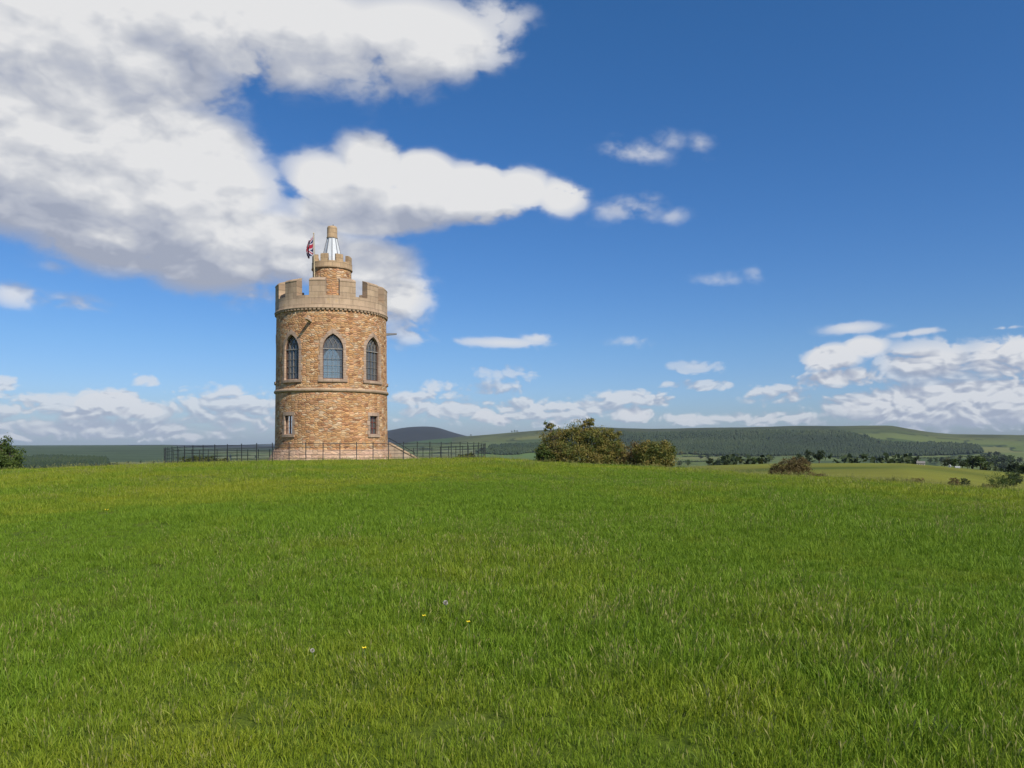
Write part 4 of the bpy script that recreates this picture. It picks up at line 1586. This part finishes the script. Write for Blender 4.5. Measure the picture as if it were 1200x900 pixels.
# woods and plantations on the hillsides: far too many to count
def forest(name, poly, n, hmin, hmax, seed, label, r_lo=900, spread=1.0):
    g = np.random.default_rng(seed)
    xs = [p_[0] for p_ in poly]
    a0, a1 = float(px_az(min(xs))), float(px_az(max(xs)))
    V = []; Fc = []; tone = []
    A = g.uniform(a0, a1, n * 8); Rr = np.exp(g.uniform(math.log(r_lo), math.log(6200), n * 8))
    Zt = terrain(A, Rr)
    nz = fbm(Rr * np.sin(A) / 130, Rr * np.cos(A) / 130, 78, 3)
    ok = in_poly(xpx_of(A) + 14 * nz, ypx_of(A, Rr, Zt) + 6 * nz, poly)
    A, Rr, Zt = A[ok][:n], Rr[ok][:n], Zt[ok][:n]
    m_ = len(A)
    hh = g.uniform(hmin, hmax, m_); rad = hh * g.uniform(.30, .5, m_) * spread
    cx = Rr * np.sin(A); cy = Rr * np.cos(A)
    K = 6
    prof = [(.55, .08), (1.0, .25), (.72, .55), (.62, .58), (.25, .85), (.02, 1.0)]
    ang = np.arange(K) * 2 * math.pi / K
    verts = np.zeros((m_, len(prof), K, 3), np.float32)
    for j, (pr, pz) in enumerate(prof):
        jit = g.uniform(.75, 1.2, (m_, K))
        ph = g.uniform(0, 1, m_)[:, None]
        verts[:, j, :, 0] = cx[:, None] + rad[:, None] * pr * jit * np.cos(ang + ph)
        verts[:, j, :, 1] = cy[:, None] + rad[:, None] * pr * jit * np.sin(ang + ph)
        verts[:, j, :, 2] = (Zt - .5)[:, None] + hh[:, None] * (pz + g.uniform(-.03, .03, (m_, K)))
    base = (np.arange(m_) * len(prof) * K)[:, None, None]
    jj = np.arange(len(prof) - 1)[None, :, None]; kk_ = np.arange(K)[None, None, :]
    k2 = (kk_ + 1) % K
    q_ = np.stack([base + jj * K + kk_, base + jj * K + k2, base + (jj + 1) * K + k2, base + (jj + 1) * K + kk_], -1).reshape(-1, 4)
    pt = np.clip(.45 + 2.2 * fbm(cx / 220, cy / 300, 77, 3), 0, 1)
    tn = np.repeat(np.clip(.78 * pt + .22 * g.uniform(0, 1, m_), 0, 1), len(prof) * K)
    o = mesh_np(name, verts.reshape(-1, 3), q_, M_CONIFER, None, {'tone': tn})
    tag(o, label, 'forest', kind='stuff')
    return o


forest('forest', FOREST[0], 22000, 7, 13, 401, 'dark conifer forest covering the long hillside', 2300)
forest('forest', FOREST[1], 1500, 8, 15, 402, 'dark wood at the foot of the left hill', 1200, 1.5)
forest('forest', FOREST[2] , 1500, 8, 14, 403, 'dark wood on the slope behind the fence', 1500, 1.4)

# ridge-top trees above the green slope right of the dome
for i, (px_, hh_) in enumerate(((600, 2.2), (603, 2.8), (606, 2.2), (552, 2))):
    a_ = float(px_az(px_)); rs = np.linspace(3500, 5200, 400); zs = terrain(np.full_like(rs, a_), rs)
    ii = int(np.argmax((zs - EYE) / rs)); p_ = Vector((rs[ii] * math.sin(a_), rs[ii] * math.cos(a_), zs[ii]))
    hh = hh_ * p_.y / F
    plant('broadleaf_tree', p_, TREE_V[i % 3], 'tiny tree on the skyline of the far ridge', 'tree', 'skyline trees on the far ridge', sc=hh * 1.4, scz=hh, woody='trunk')

# ------------------------------------------------------------------ cottage and sheds beyond the shoulder
M_CWALL = mat_plain('cream_render', (.50, .44, .36), .9, .12)
M_CROOF = mat_plain('slate_roof', (.20, .18, .16), .8)
M_SHED = mat_plain('pale_sheet_metal', (.38, .38, .36), .5, .1)


def cottage(px_, py_, wpx, hpx, name, label, cat, wallm, roofm, rz, win=True):
    p_ = ground_at(px_, py_, 260)
    k = p_.y / F
    W_, H_ = wpx * k, hpx * k
    D_ = W_ * .55
    r_ = empty(name, p_ - Vector((0, 0, .3)), rz); tag(r_, label, cat)
    mb = MB()
    hw, hd, he, hr_ = W_ / 2, D_ / 2, H_ * .62, H_
    mb.add([(-hw, -hd, -1), (hw, -hd, -1), (hw, hd, -1), (-hw, hd, -1), (-hw, -hd, he), (hw, -hd, he), (hw, hd, he), (-hw, hd, he), (-hw, 0, hr_ * .97), (hw, 0, hr_ * .97)],
           [(0, 1, 5, 4), (2, 3, 7, 6), (1, 2, 6, 9, 5), (3, 0, 4, 8, 7), (0, 3, 2, 1)])
    wl = mb.build('wall', wallm, r_)
    mb = MB()
    e = .04 * W_
    for s in (-1, 1):
        vs = [(-hw - e, s * (hd + e), he - e * .5), (hw + e, s * (hd + e), he - e * .5), (hw + e, 0, hr_ + e * .3), (-hw - e, 0, hr_ + e * .3)]
        vs += [(a_, b_, c_ + .12) for a_, b_, c_ in vs]
        mb.add(vs, [(0, 1, 2, 3), (7, 6, 5, 4), (0, 4, 5, 1), (1, 5, 6, 2), (2, 6, 7, 3), (3, 7, 4, 0)])
    rf = mb.build('roof', roofm, r_)
    if win:
        mb = MB(); mb.box((-hw * .75, 0, hr_ + .3), (.09 * W_, .09 * W_, H_ * .28)); mb.build('chimney', wallm, rf)
        for xx in (-.55, .55):
            mb = MB(); mb.box((xx * hw, -hd - .02, he * .55), (.13 * W_, .06, he * .3)); mb.build('window', M_DARK, r_)
        mb = MB(); mb.box((0, -hd - .02, he * .35), (.11 * W_, .06, he * .7)); mb.build('door', M_WOOD, r_)
    else:
        mb = MB(); mb.box((0, -hd - .02, he * .4), (.3 * W_, .06, he * .8)); mb.build('door', M_LEAD, r_)
    return r_


cottage(1079, 548.6, 8.5, 4.8, 'cottage', 'small cream cottage in front of the dark round tree', 'house', M_CWALL, M_CROOF, R(-24))
cottage(1113, 551.3, 4, 4, 'farm_shed', 'narrow pale farm shed among the trees, left of the white one', 'shed', M_SHED, M_SHED, R(50), False)
cottage(1122, 551.4, 5, 2.8, 'farm_shed', 'wide white farm shed under the trees', 'shed', M_SHED, M_SHED, R(-15), False)

# ------------------------------------------------------------------ hedgerows in the valley
def hedge(pts, hh, seed, label):
    g = np.random.default_rng(seed)
    P = []
    wp = [ground_at(x_, y_, 300) for x_, y_ in pts]
    for a_, b_ in zip(wp[:-1], wp[1:]):
        L_ = (b_ - a_).length
        n = int(min(L_ / 1.2, 900))
        for i in range(n):
            c = a_.lerp(b_, (i + g.uniform()) / n)
            c = Vector((c.x + g.normal() * .8, c.y + g.normal() * .8, 0)); c.z = ground(c.x, c.y)
            s = hh * g.uniform(.6, 1.3)
            for _ in range(7):
                P.append((c.x + g.normal() * .8, c.y + g.normal() * .8, c.z + s * g.uniform(.1, 1)))
    P = np.array(P); N = np.tile([0, -.5, .8], (len(P), 1))
    V, Fc, tone = leaf_cards(P, N, 1.4, g, 1.2)
    o = mesh_np('hedgerow', V, Fc, M_DKGREEN, None, {'tone': tone})
    tag(o, label, 'hedge', 'valley hedgerows')


hedge([(795, 548), (860, 548), (905, 547)], 3.0, 501, 'dark hedgerow just above the shoulder field, left part')
hedge([(800, 542), (830, 541), (872, 541)], 3.0, 502, 'hedgerow between two pale fields left of the russet bush')
hedge([(800, 535.5), (850, 535), (905, 536)], 3.5, 503, 'upper hedgerow at the foot of the dark forest, left part')
hedge([(975, 543.5), (1010, 543.7), (1058, 544)], 3.0, 504, 'dark hedgerow beyond the shoulder field, right of the russet bush')
hedge([(980, 538), (1020, 539), (1050, 543), (1062, 544)], 3.0, 505, 'slanting hedgerow running down towards the cottage')
hedge([(1140, 556), (1160, 558), (1185, 561), (1200, 563)], 2.2, 506, 'hedgerow sloping down to the right edge below the farm trees')
hedge([(1060, 537), (1110, 536.5), (1150, 535)], 3.0, 507, 'thin hedgerow below the conifer plantation')
hedge([(125, 545), (160, 546), (195, 546)], 3.5, 508, 'thin dark hedgerow at the foot of the left hill')
hedge([(610, 530.5), (640, 531)], 3.0, 509, 'short hedgerow at the top of the green valley field')

# ------------------------------------------------------------------ grass on the hilltop: uncountable, one object
def build_grass():
    g = np.random.default_rng(5)
    NT_ = 18
    V = []; Fc = []; tid = []; bt = []; bv = []
    base = 0
    for t_ in range(NT_):
        kind = 'short' if t_ < 11 else ('tall' if t_ < 15 else 'stalk')
        nb = {'short': 46, 'tall': 40, 'stalk': 9}[kind]
        for b in range(nb):
            rr = .13 * math.sqrt(g.uniform()); aa = g.uniform(0, 6.283)
            x0, y0 = rr * math.cos(aa), rr * math.sin(aa)
            if kind == 'short': L = g.uniform(.035, .085)
            elif kind == 'tall': L = g.uniform(.07, .125)
            else: L = g.uniform(.13, .24)
            wd = g.uniform(.0017, .0034) if kind != 'stalk' else g.uniform(.0012, .0019)
            la = aa + g.normal() * .8
            # a light wind from the left leans everything a little to the left/back
            lean = g.uniform(.15, .75) if kind != 'stalk' else g.uniform(.08, .35)
            dx, dy = math.cos(la) * lean, math.sin(la) * lean
            fa = g.uniform(0, 6.283); fx, fy = math.cos(fa) * wd, math.sin(fa) * wd
            rows = [0, .4, .75, 1.0] if kind != 'stalk' else [0, .5, .80, .88, 1.0]
            wr = [1, .9, .6, 0] if kind != 'stalk' else [1, .8, .7, 2.6, 0]
            n0 = base
            for s, w_ in zip(rows, wr):
                cx = x0 + dx * L * s * s; cy = y0 + dy * L * s * s; cz = L * s * (1 - .28 * lean * s)
                if w_ > 0:
                    V += [(cx - fx * w_, cy - fy * w_, cz), (cx + fx * w_, cy + fy * w_, cz)]
                    k = 2
                else:
                    V.append((cx, cy, cz)); k = 1
                base += k
                tid += [t_] * k; bt += [g_t := (0 if False else None)] * 0
                bv += [s] * k
            tone = float(g.uniform()) if kind != 'stalk' else 2.0
            bt += [tone] * (base - n0)
            nr = len(rows)
            for i in range(nr - 2):
                a_ = n0 + 2 * i
                Fc.append((a_, a_ + 1, a_ + 3, a_ + 2))
            a_ = n0 + 2 * (nr - 2)
            Fc.append((a_, a_ + 1, a_ + 2))
    # points
    pts = []
    bands = [(1.2, 7, 200, .78), (7, 13, 125, .82), (13, 22, 62, .95), (22, 38, 26, 1.25), (38, 82, 9.5, 1.8)]
    hwid = R(41)
    PX = []; PY = []; SC_ = []
    for (ra, rb, dens, sc) in bands:
        area = hwid * (rb * rb - ra * ra)
        n = int(area * dens)
        r = np.sqrt(g.uniform(ra * ra, rb * rb, n)); a = g.uniform(-hwid, hwid, n)
        PX.append(r * np.sin(a)); PY.append(r * np.cos(a)); SC_.append(np.full(n, sc))
    px = np.concatenate(PX); py = np.concatenate(PY); sc = np.concatenate(SC_)
    # not inside the tower, the stair
    dx = px - TX; dy = py - TY
    c_, s_ = math.cos(-TAZ), math.sin(-TAZ)
    lx = dx * c_ - dy * s_; ly = dx * s_ + dy * c_
    ok = (np.hypot(dx, dy) > 4.55) & ~((lx > 3) & (lx < 6.45) & (np.abs(ly - .1) < 1.15))
    px, py, sc = px[ok], py[ok], sc[ok]
    n = len(px)
    r = np.hypot(px, py); a = np.arctan2(px, py)
    pz = terrain(a, r)
    # growth: lush and thin patches
    lush = np.clip(.5 + 2.0 * fbm(px * .55, py * .55, 91, 4) + 1.0 * fbm(px * .12, py * .12, 95, 3), 0, 1)
    s = sc * (.78 + .55 * lush) * g.uniform(.8, 1.2, n)
    sz = s * g.uniform(.8, 1.25, n) / np.sqrt(sc) * .88
    pick = np.where(g.uniform(size=n) < .20 + .5 * lush, g.integers(6, 15, n), g.integers(0, 11, n))
    stalky = np.clip(fbm(px * .22, py * .22, 111, 4) * 3 + .28 + np.clip((r - 25) / 25, 0, .6),.02, .9)
    pick = np.where(g.uniform(size=n) < stalky * .13, g.integers(15, 18, n), pick)
    near_t = np.hypot(px - TX, py - TY) < FR + .4
    nv = len(V)
    AV = np.concatenate([np.array(V), np.stack([px, py, pz - .005], 1)]).astype(np.float32)
    me = bpy.data.meshes.new('grass')
    me.from_pydata(AV.tolist(), [], Fc)
    N_ = nv + n

    def att(name, typ, arr, key='value'):
        at_ = me.attributes.new(name, typ, 'POINT')
        at_.data.foreach_set(key, np.asarray(arr).ravel())
    att('tid', 'INT', np.concatenate([np.array(tid), np.full(n, -1)]).astype(np.int32))
    att('tone', 'FLOAT', np.concatenate([np.array(bt), np.zeros(n)]).astype(np.float32))
    att('along', 'FLOAT', np.concatenate([np.array(bv), np.zeros(n)]).astype(np.float32))
    att('pick', 'INT', np.concatenate([np.zeros(nv), pick]).astype(np.int32))
    rot = np.zeros((N_, 3), np.float32)
    rot[nv:, 2] = g.uniform(0, 6.283, n)
    rot[nv:, 0] = g.normal(size=n) * .10
    rot[nv:, 1] = g.normal(size=n) * .10 - .10
    att('rot', 'FLOAT_VECTOR', rot, 'vector')
    scl = np.ones((N_, 3), np.float32)
    scl[nv:, 0] = s; scl[nv:, 1] = s; scl[nv:, 2] = sz
    att('scl', 'FLOAT_VECTOR', scl, 'vector')
    yel = np.clip(.38 + 2.2 * fbm(px * .16, py * .16, 131, 4) + 1.2 * fbm(px * .9, py * .9, 135, 3) + .10 * g.normal(size=n) + np.clip((r - 20) / 60, 0, .22), 0, 1)
    att('tint', 'FLOAT', np.concatenate([np.zeros(nv), yel]).astype(np.float32))
    o = bpy.data.objects.new('grass', me); COL.objects.link(o)
    tag(o, 'thick green pasture grass covering the hilltop', 'grass', kind='stuff')

    m, t, p, out = material('grass_blades')
    ti = t.node('ShaderNodeAttribute', attribute_name='tint', attribute_type='INSTANCER').outputs['Fac']
    tn = t.node('ShaderNodeAttribute', attribute_name='tone').outputs['Fac']
    al = t.node('ShaderNodeAttribute', attribute_name='along').outputs['Fac']
    lushc = t.ramp(tn, [(0, (.105, .185, .014)), (.5, (.180, .290, .020)), (1, (.270, .385, .038))])
    yelc = t.ramp(tn, [(0, (.20, .245, .014)), (.5, (.31, .355, .024)), (.9, (.42, .43, .045)), (1, (.48, .42, .11))])
    c = t.mix(ti, lushc, yelc)
    stalk = t.m('GREATER_THAN', tn, 1.5)
    c = t.mix(stalk, c, t.mix(t.maprange(al, .6, .85, 0, 1), (.16, .20, .035), (.33, .31, .10)))
    t.put(p.inputs['Base Color'], c)
    p.inputs['Roughness'].default_value = .5
    p.inputs['Specular IOR Level'].default_value = .18
    tr = t.node('ShaderNodeBsdfTranslucent'); t.put(tr.inputs[0], c)
    mx = t.node('ShaderNodeMixShader'); mx.inputs[0].default_value = .35
    t.l.new(p.outputs[0], mx.inputs[1]); t.l.new(tr.outputs[0], mx.inputs[2]); t.l.new(mx.outputs[0], out.inputs[0])
    me.materials.append(m)

    ng = bpy.data.node_groups.new('scatter_tufts', 'GeometryNodeTree')
    ng.interface.new_socket('Geometry', in_out='INPUT', socket_type='NodeSocketGeometry')
    ng.interface.new_socket('Geometry', in_out='OUTPUT', socket_type='NodeSocketGeometry')
    nd = ng.nodes; lk = ng.links
    gi = nd.new('NodeGroupInput'); go = nd.new('NodeGroupOutput')

    def named(nm, ty):
        a_ = nd.new('GeometryNodeInputNamedAttribute'); a_.data_type = ty; a_.inputs['Name'].default_value = nm
        return a_.outputs['Attribute']
    cmpn = nd.new('FunctionNodeCompare'); cmpn.data_type = 'INT'; cmpn.operation = 'LESS_THAN'
    ins_ = [s_ for s_ in cmpn.inputs if s_.type == 'INT']
    lk.new(named('tid', 'INT'), ins_[0]); ins_[1].default_value = 0
    sep = nd.new('GeometryNodeSeparateGeometry'); sep.domain = 'POINT'
    lk.new(gi.outputs[0], sep.inputs[0]); lk.new(cmpn.outputs[0], sep.inputs['Selection'])
    m2p = nd.new('GeometryNodeMeshToPoints')
    lk.new(sep.outputs[0], m2p.inputs[0])
    sti = nd.new('GeometryNodeSplitToInstances'); sti.domain = 'POINT'
    lk.new(sep.outputs[1], sti.inputs[0]); lk.new(named('tid', 'INT'), sti.inputs['Group ID'])
    iop = nd.new('GeometryNodeInstanceOnPoints')
    lk.new(m2p.outputs[0], iop.inputs['Points']); lk.new(sti.outputs[0], iop.inputs['Instance'])
    iop.inputs['Pick Instance'].default_value = True
    lk.new(named('pick', 'INT'), iop.inputs['Instance Index'])
    lk.new(named('rot', 'FLOAT_VECTOR'), iop.inputs['Rotation'])
    lk.new(named('scl', 'FLOAT_VECTOR'), iop.inputs['Scale'])
    lk.new(iop.outputs[0], go.inputs[0])
    md = o.modifiers.new('scatter', 'NODES'); md.node_group = ng
    return o


build_grass()

# ------------------------------------------------------------------ small flowers in the grass
M_YEL = mat_plain('buttercup_petal', (.80, .62, .03), .4, .1)
M_PUFF = mat_plain('seed_head_white', (.55, .52, .45), .9, .08)
M_STEM = mat_plain('flower_stem', (.12, .20, .05), .7)


def flower(px_, py_, label, kind='yellow', h=.17, rad=.016):
    p_ = ground_at(px_, py_ + 4, 2.5, 60)
    r_ = empty('buttercup' if kind == 'yellow' else 'dandelion_clock', p_)
    tag(r_, label, 'flower', 'buttercups in the grass' if kind == 'yellow' else None)
    mb = MB(); mb.tube([(0, 0, 0), (.008, 0, h * .6), (.0, 0, h)], [.0025, .002, .002], 5); mb.build('stem', M_STEM, r_)
    mb = MB()
    if kind == 'yellow':
        for k in range(5):
            a_ = k * 1.2566
            c, s = math.cos(a_), math.sin(a_)
            P_ = lambda u, v, z_: (c * u - s * v, s * u + c * v, h + z_)
            mb.add([P_(0, 0, 0), P_(rad * .6, -rad * .5, rad * .45), P_(rad, 0, rad * .8), P_(rad * .6, rad * .5, rad * .45)], [(0, 1, 2, 3)])
        mb.build('petals', M_YEL, r_)
    else:
        g_ = random.Random(4)
        for k in range(90):
            d = Vector((g_.gauss(0, 1), g_.gauss(0, 1), g_.gauss(0, 1))).normalized()
            u = d.orthogonal().normalized(); w = d.cross(u)
            c0 = Vector((0, 0, h)) + d * rad; q_ = rad * .35
            mb.add([Vector((0, 0, h)), c0 + u * q_, c0 - u * q_], [(0, 1, 2)])
            mb.add([Vector((0, 0, h)), c0 + w * q_, c0 - w * q_], [(0, 1, 2)])
        mb.build('seed_head', M_PUFF, r_)


flower(522, 724, 'white dandelion seed head in the grass below the fence end', 'white', .15, .020)
flower(366, 776, 'white dandelion seed head low in the grass, left of the yellow flowers', 'white', .10, .014)
for (x_, y_, lab) in ((549, 752, 'yellow buttercup right below the larger white seed head'),
                      (497, 744, 'yellow buttercup left of the larger white seed head'),
                      (427, 786, 'yellow buttercup left of centre, lowest of the four'),
                      (125, 606, 'lone yellow buttercup far up on the left of the meadow')):
    flower(x_, y_, lab, 'yellow', .16, .018 if y_ > 650 else .04)
